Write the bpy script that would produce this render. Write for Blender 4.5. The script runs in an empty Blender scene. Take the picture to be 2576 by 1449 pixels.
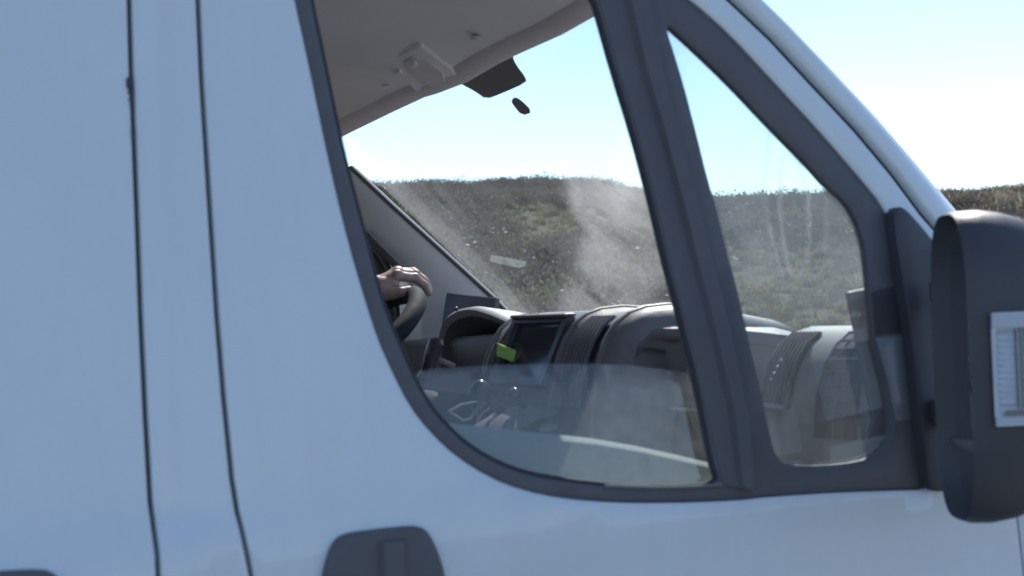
import bpy, bmesh, math, random
from mathutils import Vector, Matrix, noise
from mathutils.geometry import delaunay_2d_cdt
random.seed(7)
V = Vector
sc = bpy.context.scene
COL = sc.collection

# ---------------------------------------------------------------- camera
PSI, ROLL, FPX = math.radians(28.0), 0.04, 4290.0          # heading off the van's flank, tilt of the camera, focal length
PITCH = math.atan((790 - 724.5) / FPX)
CAM = V((0, -1.95, 1.55))
fw = V((math.sin(PSI)*math.cos(PITCH), math.cos(PSI)*math.cos(PITCH), math.sin(PITCH)))
r0 = V((math.cos(PSI), -math.sin(PSI), 0)); u0 = r0.cross(fw)
rt = r0*math.cos(ROLL) - u0*math.sin(ROLL); up = u0*math.cos(ROLL) + r0*math.sin(ROLL)
cam_d = bpy.data.cameras.new('camera'); cam = bpy.data.objects.new('camera', cam_d); COL.objects.link(cam)
M = Matrix((rt, up, -fw)).transposed().to_4x4(); M.translation = CAM; cam.matrix_world = M
cam_d.sensor_width = 36; cam_d.lens = 36*FPX/2576; cam_d.clip_start = .05; cam_d.clip_end = 3000
cam_d.dof.use_dof = True; cam_d.dof.focus_distance = 5.6; cam_d.dof.aperture_fstop = 7.5
sc.camera = cam

# ---------------------------------------------------------------- sky, sun, exposure
SUN_EL, SUN_AZ = math.radians(47), math.radians(42)         # azimuth from +Y (far side) towards +X (the van's nose)
world = bpy.data.worlds.new('World'); sc.world = world; world.use_nodes = True
nt = world.node_tree; bg = nt.nodes['Background']
sky = nt.nodes.new('ShaderNodeTexSky'); sky.sky_type = 'NISHITA'; sky.sun_disc = False
sky.sun_elevation = SUN_EL; sky.sun_rotation = SUN_AZ
sky.air_density = 0.75; sky.dust_density = 0.03; sky.ozone_density = 1.25
nt.links.new(sky.outputs[0], bg.inputs[0]); bg.inputs[1].default_value = 0.15
sun_d = bpy.data.lights.new('sun', 'SUN'); sun_d.energy = 4.6; sun_d.angle = math.radians(.53); sun_d.color = (1, .95, .88)
sun = bpy.data.objects.new('sun', sun_d); COL.objects.link(sun)
sdir = V((math.sin(SUN_AZ)*math.cos(SUN_EL), math.cos(SUN_AZ)*math.cos(SUN_EL), math.sin(SUN_EL)))
sun.rotation_euler = sdir.to_track_quat('Z', 'Y').to_euler(); sun.location = sdir*30
sc.view_settings.view_transform = 'Standard'; sc.view_settings.look = 'None'
sc.view_settings.exposure = 0.48; sc.view_settings.gamma = 1.0

# ---------------------------------------------------------------- measuring helpers
def ray(px, py): return fw + rt*((px-1288)/FPX) - up*((py-724.5)/FPX)
def at(px, py, Y):
    d = ray(px, py); return CAM + d*((Y-CAM.y)/d.y)
def side_y(x, z):
    """near flank of the van: upright below the belt, leaning in above it, narrowing to the nose"""
    t = max(0., z-1.20); u = max(0., x-1.3)
    return .15*t*t/(t+.14) + .05*u*u
def flank(px, py):
    Y = 0.
    for _ in range(12):
        p = at(px, py, Y); Y = side_y(p.x, p.z)
    return (p.x, p.z)
def FL(pts): return [flank(*p) for p in pts]
WE = [(1.40,2.105),(1.47,2.06),(1.541,2.006),(1.717,1.864),(1.908,1.685),(2.13,1.47),(2.19,1.41)]   # windscreen edge, x and z
def lerp_tab(tab, v, k=1, o=0):
    rows = sorted(tab, key=lambda r: r[k])
    if v <= rows[0][k]: a, b = rows[0], rows[1]
    elif v >= rows[-1][k]: a, b = rows[-2], rows[-1]
    else:
        for a, b in zip(rows, rows[1:]):
            if a[k] <= v <= b[k]: break
    t = (v-a[k])/(b[k]-a[k]); return a[o]+(b[o]-a[o])*t
def screen_x(y, z):
    s = (y-1.02)/.89; s2 = min(1., s*s)
    return lerp_tab(WE, z-.03*(1-s2)) + .14*(1-s2)
def screen_hit(px, py, off=0.):
    d = ray(px, py); lo, hi = .5, 6.
    for _ in range(50):
        m = (lo+hi)/2; p = CAM+d*m
        if p.x < screen_x(p.y, p.z)-off: lo = m
        else: hi = m
    return CAM+d*lo

# ---------------------------------------------------------------- mesh helpers
def smooth_mesh(me, ang=40):
    for p in me.polygons: p.use_smooth = True
    try: me.set_sharp_from_angle(angle=math.radians(ang))
    except Exception: pass
def link(name, me, mat, parent=None, smooth=40):
    o = bpy.data.objects.new(name, me); COL.objects.link(o)
    if mat is not None and not me.materials: me.materials.append(mat)
    if smooth: smooth_mesh(me, smooth)
    if parent is not None:
        o.parent = parent
        if parent.type == 'EMPTY': o.matrix_parent_inverse = Matrix.Translation(-parent.location)
    return o
def mesh(name, vs, fs, mat, parent=None, smooth=40):
    me = bpy.data.meshes.new(name); me.from_pydata([tuple(v) for v in vs], [], fs); me.validate()
    bm = bmesh.new(); bm.from_mesh(me); bmesh.ops.recalc_face_normals(bm, faces=bm.faces); bm.to_mesh(me); bm.free()
    return link(name, me, mat, parent, smooth)
class MB:
    """collects shapes that make one mesh"""
    def __init__(s): s.v = []; s.f = []
    def add(s, vs, fs):
        n = len(s.v); s.v += [V(v) for v in vs]; s.f += [tuple(i+n for i in f) for f in fs]; return s
    def loft(s, loops, closed=True, cap=False):
        n = len(loops[0]); vs = [p for l in loops for p in l]; fs = []
        for i in range(len(loops)-1):
            for j in range(n if closed else n-1):
                k = (j+1) % n; fs.append((i*n+j, i*n+k, (i+1)*n+k, (i+1)*n+j))
        if cap: fs += [tuple(range(n))[::-1], tuple((len(loops)-1)*n+j for j in range(n))]
        return s.add(vs, fs)
    def tube(s, path, r, n=10, closed=False, cap=True, flat=1.):
        path = [V(p) for p in path]; L = len(path); loops = []
        rr = r if isinstance(r, (list, tuple)) else [r]*L; ref = None
        for i, p in enumerate(path):
            a = path[(i-1) % L] if closed or i > 0 else p; b = path[(i+1) % L] if closed or i < L-1 else p
            t = (b-a).normalized()
            if ref is None: ref = V((0, 0, 1)) if abs(t.z) < .9 else V((1, 0, 0))
            x = (ref-t*ref.dot(t)).normalized(); ref = x; y = t.cross(x)
            loops.append([p+(x*math.cos(2*math.pi*k/n)+y*math.sin(2*math.pi*k/n)*flat)*rr[i] for k in range(n)])
        if closed: loops.append(loops[0])
        return s.loft(loops, True, cap and not closed)
    def box(s, c, ex, ey, ez, bev=.0):
        """box from centre and three half-extent vectors, chamfered"""
        c, ex, ey, ez = V(c), V(ex), V(ey), V(ez)
        bx, by, bz = [min(.45, bev/max(e.length, 1e-6)) for e in (ex, ey, ez)]
        loops = []
        for zz, k in ((-1, 1), (-1+bz, 0), (1-bz, 0), (1, 1)) if bev else ((-1, 0), (1, 0)):
            q = []
            ax, ay = (1-bx*k*1.), (1-by*k*1.)
            if bev:
                for sx, sy, o in ((1, 1, 0), (1, 1, 1), (-1, 1, 1), (-1, 1, 0), (-1, -1, 0), (-1, -1, 1), (1, -1, 1), (1, -1, 0)):
                    q.append(c+ex*sx*(ax if o == 0 else ax-bx)+ey*sy*(ay-by if o == 0 else ay)+ez*zz)
            else:
                for sx, sy in ((1, 1), (-1, 1), (-1, -1), (1, -1)): q.append(c+ex*sx+ey*sy+ez*zz)
            loops.append(q)
        return s.loft(loops, True, True)
    def ball(s, c, r, n=12, m=8, sx=1, sy=1, sz=1):
        loops = []
        for i in range(m+1):
            a = math.pi*(.02+.96*i/m); loops.append([V(c)+V((r*sx*math.sin(a)*math.cos(2*math.pi*k/n), r*sy*math.sin(a)*math.sin(2*math.pi*k/n), r*sz*math.cos(a))) for k in range(n)])
        return s.loft(loops, True, True)
    def build(s, name, mat, parent=None, smooth=40): return mesh(name, s.v, s.f, mat, parent, smooth)
def chaikin(pts, it=2, closed=True):
    for _ in range(it):
        out = []; n = len(pts)
        for i in range(n if closed else n-1):
            a, b = pts[i], pts[(i+1) % n]
            out.append(tuple(.75*p+.25*q for p, q in zip(a, b))); out.append(tuple(.25*p+.75*q for p, q in zip(a, b)))
        if not closed: out = [pts[0]]+out+[pts[-1]]
        pts = out
    return pts
def inside(p, poly):
    x, y = p; c = False; n = len(poly); j = n-1
    for i in range(n):
        xi, yi = poly[i]; xj, yj = poly[j]
        if (yi > y) != (yj > y) and x < (xj-xi)*(y-yi)/(yj-yi)+xi: c = not c
        j = i
    return c
def densify(loop, d):
    out = []
    for a, b in zip(loop, loop[1:]+loop[:1]):
        L = math.hypot(b[0]-a[0], b[1]-a[1]); k = max(1, int(L/d))
        out += [(a[0]+(b[0]-a[0])*i/k, a[1]+(b[1]-a[1])*i/k) for i in range(k)]
    return out
def sheet(name, outer, holes, yfun, thick, mat, parent=None, grid=.035, edge=.02, lip=.004):
    """pressed sheet following y = yfun(x, z), with holes, rounded-over edges turned inwards by `thick`"""
    loops = [densify(outer, edge)]+[densify(h, edge) for h in holes]
    def inset(loop, d, sgn):
        n = len(loop); A = sum(loop[i][0]*loop[(i+1) % n][1]-loop[(i+1) % n][0]*loop[i][1] for i in range(n)); o = []
        w = (1 if A > 0 else -1)*sgn
        for i in range(n):
            a, b = loop[i-1], loop[(i+1) % n]; tx, ty = b[0]-a[0], b[1]-a[1]; L = math.hypot(tx, ty) or 1
            o.append((loop[i][0]-ty/L*d*w, loop[i][1]+tx/L*d*w))
        return o
    vs2 = []; ed = []; spans = []
    for li, l in enumerate(loops):
        l2 = inset(l, lip, 1 if li == 0 else -1)
        n = len(vs2); vs2 += l2; spans.append((n, len(l2), l)); ed += [(n+i, n+(i+1) % len(l2)) for i in range(len(l2))]
    xs = [p[0] for p in loops[0]]; zs = [p[1] for p in loops[0]]
    i = min(xs)
    while i < max(xs):
        k = min(zs)
        while k < max(zs):
            if inside((i, k), loops[0]) and not any(inside((i, k), h) for h in loops[1:]): vs2.append((i+random.uniform(-.002, .002), k+random.uniform(-.002, .002)))
            k += grid
        i += grid
    rv, re, rf, ov, oe, of = delaunay_2d_cdt([V(p) for p in vs2], ed, [], 0, 1e-5)
    remap = {}
    for k, src in enumerate(ov):
        for q in src: remap[q] = k
    vs = [V((p.x, yfun(p.x, p.y), p.y)) for p in rv]; fs = []
    L0 = [vs2[s:s+c] for s, c, _ in spans]
    for f in rf:
        cx = sum(rv[i].x for i in f)/len(f); cz = sum(rv[i].y for i in f)/len(f)
        if inside((cx, cz), L0[0]) and not any(inside((cx, cz), h) for h in L0[1:]): fs.append(tuple(f))
    sg = 1 if thick > 0 else -1
    for s, c, raw in spans:
        base = [remap[s+i] for i in range(c)]
        m1 = len(vs); vs += [V((p[0], yfun(*p)+sg*lip*.7, p[1])) for p in raw]
        m2 = len(vs); vs += [V((p[0], yfun(*p)+thick, p[1])) for p in raw]
        for i in range(c):
            k = (i+1) % c
            fs.append((base[i], base[k], m1+k, m1+i)); fs.append((m1+i, m1+k, m2+k, m2+i))
    return mesh(name, vs, fs, mat, parent, 50)
def tag(o, label=None, cat=None, group=None, kind=None):
    if label: o['label'] = label
    if cat: o['category'] = cat
    if group: o['group'] = group
    if kind: o['kind'] = kind
    return o
def empty(name, loc):
    o = bpy.data.objects.new(name, None); o.location = loc; COL.objects.link(o); return o

# ---------------------------------------------------------------- materials
def mat(name, col, rough=.5, spec=.5, metal=0., coat=0., noise_amt=0., noise_scale=8., bump=0., bump_scale=300., var=None, trans=0., sheen=0.):
    m = bpy.data.materials.new(name); m.use_nodes = True; n = m.node_tree.nodes; l = m.node_tree.links
    b = n['Principled BSDF']; b.inputs['Base Color'].default_value = (*col, 1); b.inputs['Roughness'].default_value = rough
    b.inputs['Specular IOR Level'].default_value = spec; b.inputs['Metallic'].default_value = metal; b.inputs['Coat Weight'].default_value = coat
    b.inputs['Coat Roughness'].default_value = .06
    if noise_amt:
        tc = n.new('ShaderNodeTexCoord'); t = n.new('ShaderNodeTexNoise'); t.inputs['Scale'].default_value = noise_scale; t.inputs['Detail'].default_value = 6
        l.new(tc.outputs['Object'], t.inputs['Vector'])
        r = n.new('ShaderNodeValToRGB'); c2 = var or tuple(c*(1-noise_amt) for c in col)
        r.color_ramp.elements[0].position = .32; r.color_ramp.elements[1].position = .68
        r.color_ramp.elements[0].color = (*c2, 1); r.color_ramp.elements[1].color = (*col, 1)
        l.new(t.outputs['Fac'], r.inputs[0]); l.new(r.outputs[0], b.inputs['Base Color'])
        mr = n.new('ShaderNodeMapRange'); mr.inputs[3].default_value = rough*.85; mr.inputs[4].default_value = min(1, rough*1.2)
        l.new(t.outputs['Fac'], mr.inputs[0]); l.new(mr.outputs[0], b.inputs['Roughness'])
    if bump:
        tc = n.new('ShaderNodeTexCoord'); t = n.new('ShaderNodeTexNoise'); t.inputs['Scale'].default_value = bump_scale; t.inputs['Detail'].default_value = 3
        l.new(tc.outputs['Object'], t.inputs['Vector'])
        bp = n.new('ShaderNodeBump'); bp.inputs['Strength'].default_value = bump; bp.inputs['Distance'].default_value = .002
        l.new(t.outputs['Fac'], bp.inputs['Height']); l.new(bp.outputs[0], b.inputs['Normal'])
    return m
PAINT = mat('white_paint', (.82, .87, .90), .33, .5, coat=.5, noise_amt=.05, noise_scale=3.5, bump=.02, bump_scale=5)
def grime(m):
    # thin road film: vertical streaks and fine spots that dull the paint
    n = m.node_tree.nodes; l = m.node_tree.links; b = n['Principled BSDF']; src = b.inputs['Base Color'].links[0].from_socket
    tc = n.new('ShaderNodeTexCoord'); mp = n.new('ShaderNodeMapping'); mp.inputs['Scale'].default_value = (9, 9, 1.1); l.new(tc.outputs['Object'], mp.inputs[0])
    t = n.new('ShaderNodeTexNoise'); t.inputs['Scale'].default_value = 2.2; t.inputs['Detail'].default_value = 7; t.inputs['Roughness'].default_value = .65; l.new(mp.outputs[0], t.inputs['Vector'])
    t2 = n.new('ShaderNodeTexNoise'); t2.inputs['Scale'].default_value = 55; t2.inputs['Detail'].default_value = 4; l.new(tc.outputs['Object'], t2.inputs['Vector'])
    r2 = n.new('ShaderNodeMapRange'); r2.inputs[1].default_value = .70; r2.inputs[2].default_value = .80; r2.inputs[4].default_value = .15; l.new(t2.outputs['Fac'], r2.inputs[0])
    r1 = n.new('ShaderNodeMapRange'); r1.inputs[1].default_value = .45; r1.inputs[2].default_value = .8; r1.inputs[4].default_value = .10; l.new(t.outputs['Fac'], r1.inputs[0])
    mx_ = n.new('ShaderNodeMath'); mx_.operation = 'MAXIMUM'; l.new(r1.outputs[0], mx_.inputs[0]); l.new(r2.outputs[0], mx_.inputs[1])
    mc = n.new('ShaderNodeMixRGB'); mc.inputs[2].default_value = (.50, .48, .45, 1); l.new(mx_.outputs[0], mc.inputs[0]); l.new(src, mc.inputs[1]); l.new(mc.outputs[0], b.inputs['Base Color'])
grime(PAINT)
TRIM = mat('black_exterior_plastic', (.128, .124, .135), .5, .5, noise_amt=.15, noise_scale=14, bump=.15, bump_scale=500)
SEAL = mat('black_rubber', (.07, .066, .072), .6, .4)
GAP = mat('dark_gap', (.065, .063, .072), .7, .3)
DASH = mat('charcoal_dash_plastic', (.19, .18, .19), .46, .5, noise_amt=.15, noise_scale=25, bump=.35, bump_scale=450)
DASHD = mat('matt_black_plastic', (.165, .15, .16), .5, .45, bump=.2, bump_scale=500)
GLOSSB = mat('gloss_black', (.09, .08, .09), .2, .5)
LINER = mat('grey_headliner_fabric', (.92, .88, .88), .9, .2, noise_amt=.05, noise_scale=6, bump=.12, bump_scale=600)
LINER2 = mat('grey_header_plastic', (.80, .73, .73), .7, .3, noise_amt=.08, noise_scale=10, bump=.2, bump_scale=500)
PILLAR = mat('grey_pillar_plastic', (.80, .80, .82), .6, .4, noise_amt=.08, noise_scale=10, bump=.25, bump_scale=450)
DOORIN = mat('grey_door_trim', (.24, .26, .255), .75, .25, noise_amt=.12, noise_scale=12, bump=.25, bump_scale=400)
SEATM = mat('dark_seat_fabric', (.55, .52, .52), .95, .2, noise_amt=.3, noise_scale=60, bump=.5, bump_scale=700)
CHROME = mat('chrome', (.75, .75, .76), .12, .5, 1.)
SATIN = mat('satin_silver_plastic', (.45, .45, .47), .3, .5, .6)
MIRROR = mat('mirror_silver', (.80, .82, .85), .02, .5, 1.)
LEATHER = mat('wheel_leather', (.030, .033, .040), .75, .2, noise_amt=.2, noise_scale=40, bump=.4, bump_scale=350)
TYRE = mat('tyre_rubber', (.03, .03, .03), .85, .3, noise_amt=.3, noise_scale=20)
STEEL = mat('steel_wheel', (.35, .35, .36), .45, .5, .7)
SKIN = mat('skin', (.56, .41, .36), .48, .45, noise_amt=.22, noise_scale=60, var=(.46, .30, .25), bump=.5, bump_scale=220)
SKIN.node_tree.nodes['Principled BSDF'].inputs['Subsurface Weight'].default_value = .12
SKIN.node_tree.nodes['Principled BSDF'].inputs['Subsurface Radius'].default_value = (.008, .003, .0015)
NAIL = mat('finger_nail', (.68, .48, .42), .3, .5)
CLOTH = mat('navy_jacket', (.035, .04, .06), .9, .2, noise_amt=.25, noise_scale=40, bump=.5, bump_scale=300)
JEANS = mat('blue_denim', (.07, .10, .17), .9, .2, noise_amt=.3, noise_scale=60)
HAIR = mat('brown_hair', (.05, .035, .025), .6, .4, noise_amt=.4, noise_scale=80)
GREEN = mat('lime_green_plastic', (.46, .78, .18), .4, .5, noise_amt=.08, noise_scale=40)
AMBER = mat('amber_plastic', (.30, .24, .22), .3, .5)

def glass(name, tint=(.93, .96, .96), ior=1.5, dust_glare=.0, dust_glare_attr=False, dust_glare_col=(.8, .8, .78), dscale=40.):
    m = bpy.data.materials.new(name); m.use_nodes = True; n = m.node_tree.nodes; l = m.node_tree.links; n.clear()
    out = n.new('ShaderNodeOutputMaterial'); tr = n.new('ShaderNodeBsdfTransparent'); tr.inputs[0].default_value = (*tint, 1)
    gl = n.new('ShaderNodeBsdfGlossy'); gl.inputs['Roughness'].default_value = .015
    # thin pane: Schlick reflectance from the angle between surface and ray, the same from both sides
    ge = n.new('ShaderNodeNewGeometry'); dt = n.new('ShaderNodeVectorMath'); dt.operation = 'DOT_PRODUCT'
    l.new(ge.outputs['Incoming'], dt.inputs[0]); l.new(ge.outputs['Normal'], dt.inputs[1])
    def mth(op, a, b=None):
        q = n.new('ShaderNodeMath'); q.operation = op
        for i, v in enumerate((a, b)):
            if v is None: continue
            if isinstance(v, (int, float)): q.inputs[i].default_value = v
            else: l.new(v, q.inputs[i])
        return q.outputs[0]
    f0 = ((ior-1)/(ior+1))**2
    fr = mth('ADD', mth('MULTIPLY', mth('POWER', mth('SUBTRACT', 1., mth('ABSOLUTE', dt.outputs['Value'])), 5.), 1-f0), f0)
    mx = n.new('ShaderNodeMixShader')
    l.new(fr, mx.inputs[0]); l.new(tr.outputs[0], mx.inputs[1]); l.new(gl.outputs[0], mx.inputs[2])
    di = n.new('ShaderNodeBsdfDiffuse'); di.inputs[0].default_value = (*dust_glare_col, 1)
    tl = n.new('ShaderNodeBsdfTranslucent'); tl.inputs[0].default_value = (*dust_glare_col, 1)
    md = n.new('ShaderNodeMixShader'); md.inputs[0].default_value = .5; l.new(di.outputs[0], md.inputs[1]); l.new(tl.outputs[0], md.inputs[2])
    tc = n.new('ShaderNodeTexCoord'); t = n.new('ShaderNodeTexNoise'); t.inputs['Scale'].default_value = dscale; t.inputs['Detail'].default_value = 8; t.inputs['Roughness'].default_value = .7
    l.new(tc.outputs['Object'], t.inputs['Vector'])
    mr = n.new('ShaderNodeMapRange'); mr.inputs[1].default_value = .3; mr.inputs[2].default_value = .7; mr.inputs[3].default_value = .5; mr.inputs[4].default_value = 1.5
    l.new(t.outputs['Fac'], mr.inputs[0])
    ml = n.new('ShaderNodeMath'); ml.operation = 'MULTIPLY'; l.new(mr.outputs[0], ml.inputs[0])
    if dust_glare_attr:
        a = n.new('ShaderNodeAttribute'); a.attribute_name = 'dust_glare'
        ad = n.new('ShaderNodeMath'); ad.operation = 'ADD'; ad.inputs[1].default_value = dust_glare; l.new(a.outputs['Fac'], ad.inputs[0]); l.new(ad.outputs[0], ml.inputs[1])
    else: ml.inputs[1].default_value = dust_glare
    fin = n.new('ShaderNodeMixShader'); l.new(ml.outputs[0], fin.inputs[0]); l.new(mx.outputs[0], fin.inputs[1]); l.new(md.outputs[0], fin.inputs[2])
    l.new(fin.outputs[0], out.inputs[0]); return m
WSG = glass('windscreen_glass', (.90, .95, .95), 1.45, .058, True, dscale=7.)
SIDEG = glass('side_glass', (.86, .92, .92), 1.9, .12)
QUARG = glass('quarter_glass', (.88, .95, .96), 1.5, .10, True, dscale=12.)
STICK_GLARE = glass('clear_sticker_glare', (.8, .84, .82), 1.5, .16)
LENS = glass('clear_lens', (.94, .97, 1.), 1.5, .012)
DEBRIS = mat('dried_specks', (.8, .8, .78), .8, .2)

# ================================================================= the ground and the heath
def ridge(y):
    tab = [(-400, 7.), (-90, 5.), (-45, 2.6), (-18, .5), (-8, 0), (5.2, 0), (7, .35), (9.8, 1.05), (19, 2.25), (29, 3.4), (38, 4.3), (42, 4.5), (47, 4.3), (60, 4.2), (120, 3.), (900, 0)]
    for a, b in zip(tab, tab[1:]):
        if a[0] <= y <= b[0]:
            t = (y-a[0])/(b[0]-a[0]); t = t*t*(3-2*t)*.4+t*.6; return a[1]+(b[1]-a[1])*t
    return tab[0][1] if y < 0 else tab[-1][1]
def ground_z(x, y):
    w = min(1., max(0., (abs(y)-5.5)/6))
    return ridge(y)+w*(noise.noise(V((x*.07, y*.07, 3)))*.35+noise.noise(V((x*.022+5, y*.03, 9)))*.45+noise.noise(V((x*.16, y*.16, 21)))*.42*min(1., max(0., (y-8)/8))+noise.noise(V((x*.3, y*.3, 1)))*.12)
def axis(lo, hi, fine_lo, fine_hi, fine, grow=1.25):
    a = []; v = fine_lo
    while v < fine_hi: a.append(v); v += fine
    s = fine; v = fine_hi
    while v < hi: a.append(v); s *= grow; v += s
    a.append(hi); s = fine; v = fine_lo
    while v > lo: s *= grow; v -= s; a.insert(0, max(v, lo))
    return a
gx = axis(-900, 900, -40, 90, .8); gy = axis(-900, 900, -20, 60, .7)
gv = [(x, y, ground_z(x, y)) for y in gy for x in gx]; n = len(gx)
gf = [(j*n+i, j*n+i+1, (j+1)*n+i+1, (j+1)*n+i) for j in range(len(gy)-1) for i in range(n-1)]
BOUNCE_VERGE = mat('bounce_verge', (.25, .235, .21), .95, .1, noise_amt=.3, noise_scale=2.5, bump=.5, bump_scale=30)
SOIL = mat('heath_soil', (.085, .075, .055), .95, .1, noise_amt=.5, noise_scale=1.2, var=(.06, .065, .032), bump=.6, bump_scale=4)
ground = mesh('ground', gv, gf, SOIL, None, 60); tag(ground, kind='structure')
ASPH = mat('asphalt', (.15, .15, .15), .85, .3, noise_amt=.35, noise_scale=20, bump=.5, bump_scale=90)
road = MB(); road.add([(-300, -4.4, .004), (300, -4.4, .004), (300, 3.6, .004), (-300, 3.6, .004)], [(0, 1, 2, 3)])
tag(road.build('road', ASPH), kind='structure')
vg = MB(); ax = [-300]+[i*4. for i in range(-20, 21)]+[300]  # unseen pale verge added to bounce sun onto the van's shaded flank
vg.loft([[V((x, -4.42+.15*math.sin(x), .002)) for x in ax], [V((x, -9.5+1.2*math.sin(x*.3), ground_z(x, -9.5+1.2*math.sin(x*.3))+.02)) for x in ax]], False)
tag(vg.build('bounce_verge', BOUNCE_VERGE), kind='structure')
LINE = mat('road_paint', (.7, .7, .67), .7, .3, noise_amt=.3, noise_scale=9)
mk = MB()
for y0 in (3.2, -4.1): mk.add([(-300, y0, .008), (300, y0, .008), (300, y0+.12, .008), (-300, y0+.12, .008)], [(0, 1, 2, 3)])
tag(mk.build('road_marking', LINE), kind='structure')

def foliage_mat(name, cols, trans=.35):
    m = bpy.data.materials.new(name); m.use_nodes = True; n = m.node_tree.nodes; l = m.node_tree.links; n.clear()
    out = n.new('ShaderNodeOutputMaterial'); oi = n.new('ShaderNodeObjectInfo'); r = n.new('ShaderNodeValToRGB'); r.color_ramp.interpolation = 'LINEAR'
    e = r.color_ramp.elements
    while len(e) < len(cols): e.new(.5)
    for i, c in enumerate(cols): e[i].position = i/(len(cols)-1); e[i].color = (*c, 1)
    l.new(oi.outputs['Random'], r.inputs[0])
    d = n.new('ShaderNodeBsdfPrincipled'); d.inputs['Roughness'].default_value = .55; d.inputs['Specular IOR Level'].default_value = .35
    t = n.new('ShaderNodeBsdfTranslucent'); mx = n.new('ShaderNodeMixShader'); mx.inputs[0].default_value = trans
    l.new(r.outputs[0], d.inputs['Base Color']); l.new(r.outputs[0], t.inputs[0]); l.new(d.outputs[0], mx.inputs[1]); l.new(t.outputs[0], mx.inputs[2]); l.new(mx.outputs[0], out.inputs[0]); return m
OLIVE = foliage_mat('olive_foliage', [(.145, .145, .10), (.175, .172, .115), (.19, .175, .125), (.125, .13, .085)], .35)
HEATH = foliage_mat('heather_foliage', [(.085, .075, .065), (.18, .155, .135), (.16, .148, .115), (.12, .12, .085), (.20, .175, .14), (.11, .095, .085), (.17, .145, .13)], .3)
GRASS = foliage_mat('dune_grass', [(.19, .20, .10), (.22, .225, .12), (.16, .175, .085), (.24, .23, .14)], .45)
SEEDS = foliage_mat('dry_grass', [(.26, .23, .16), (.34, .30, .23), (.22, .21, .13)], .4)
WOOD = mat('twig_wood', (.07, .05, .04), .9, .2)
proto = bpy.data.collections.new('plant_prototypes')
def leafy(name, nleaf, rx, rz, ls, material, seed):
    rnd = random.Random(seed); vs = []; fs = []
    clumps = [(V((rnd.gauss(0, rx*.45), rnd.gauss(0, rx*.45), rz*rnd.uniform(.25, .85))), rnd.uniform(.22, .42)) for _ in range(14)]
    for k in range(nleaf):
        c, cr = rnd.choice(clumps)
        d = V((rnd.gauss(0, 1), rnd.gauss(0, 1), rnd.gauss(0, .9)))
        d.normalize(); p = c+d*cr*rx*rnd.random()**.4*1.3
        if p.z < 0: p.z = abs(p.z)*.3
        a = (d+V((0, 0, .7))+V((rnd.gauss(0, .5), rnd.gauss(0, .5), rnd.gauss(0, .5)))).normalized()
        b = a.cross(V((rnd.random()-.5, rnd.random()-.5, rnd.random()-.5))).normalized()
        L = ls*rnd.uniform(.6, 1.5); w = L*.32; n0 = len(vs)
        vs += [p-b*w*.6, p+a*L*.5-b*w, p+a*L, p+a*L*.5+b*w]; fs.append((n0, n0+1, n0+2, n0+3))
    mb = MB(); mb.v = vs; mb.f = fs; s = len(fs)
    me = bpy.data.meshes.new(name); me.from_pydata([tuple(v) for v in vs], [], fs); me.materials.append(material)
    return bpy.data.objects.new(name, me)
def tuft(name, nb, h, spread, material, seed, seeds=0.):
    rnd = random.Random(seed); vs = []; fs = []; mi = []
    for k in range(nb):
        a = rnd.uniform(0, 6.283); r = rnd.random()**.5*.14; p = V((math.cos(a)*r, math.sin(a)*r, 0)); a2 = a+rnd.gauss(0, .7)
        o = V((math.cos(a2), math.sin(a2), 0)); L = h*rnd.uniform(.55, 1.1); w = V((-o.y, o.x, 0))*.006*rnd.uniform(.7, 1.4); bend = spread*rnd.uniform(.3, 1.2)+.25*(o.x*-.3)
        q = [p, p+V((0, 0, L*.5))+o*bend*L*.25, p+V((0, 0, L*.85))+o*bend*L*.7]
        n0 = len(vs); vs += [q[0]-w, q[0]+w, q[1]+w*.8, q[1]-w*.8, q[2]]; fs += [(n0, n0+1, n0+2, n0+3), (n0+3, n0+2, n0+4)]; mi += [0, 0]
        if rnd.random() < seeds:
            n0 = len(vs); e = (q[2]-q[1]).normalized(); ww = w.normalized()*.012
            vs += [q[2]-e*.09, q[2]-e*.03+ww, q[2]+e*.06, q[2]-e*.03-ww]; fs.append((n0, n0+1, n0+2, n0+3)); mi.append(1)
    me = bpy.data.meshes.new(name); me.from_pydata([tuple(v) for v in vs], [], fs); me.materials.append(material); me.materials.append(SEEDS)
    for p, m in zip(me.polygons, mi): p.material_index = m
    return bpy.data.objects.new(name, me)
shrub_protos = [leafy('shrub_form', 1300, .5, .5, .042, HEATH, s) for s in range(5)]
olive_protos = [leafy('olive_form', 1200, .5, .38, .04, OLIVE, 60+s) for s in range(4)]
grass_protos = [tuft('tuft_form', 80, .20, .8, GRASS, 20+s, .12) for s in range(3)]
seed_protos = [tuft('dry_tuft_form', 50, .34, .8, SEEDS, 40+s, .7) for s in range(2)]
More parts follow.
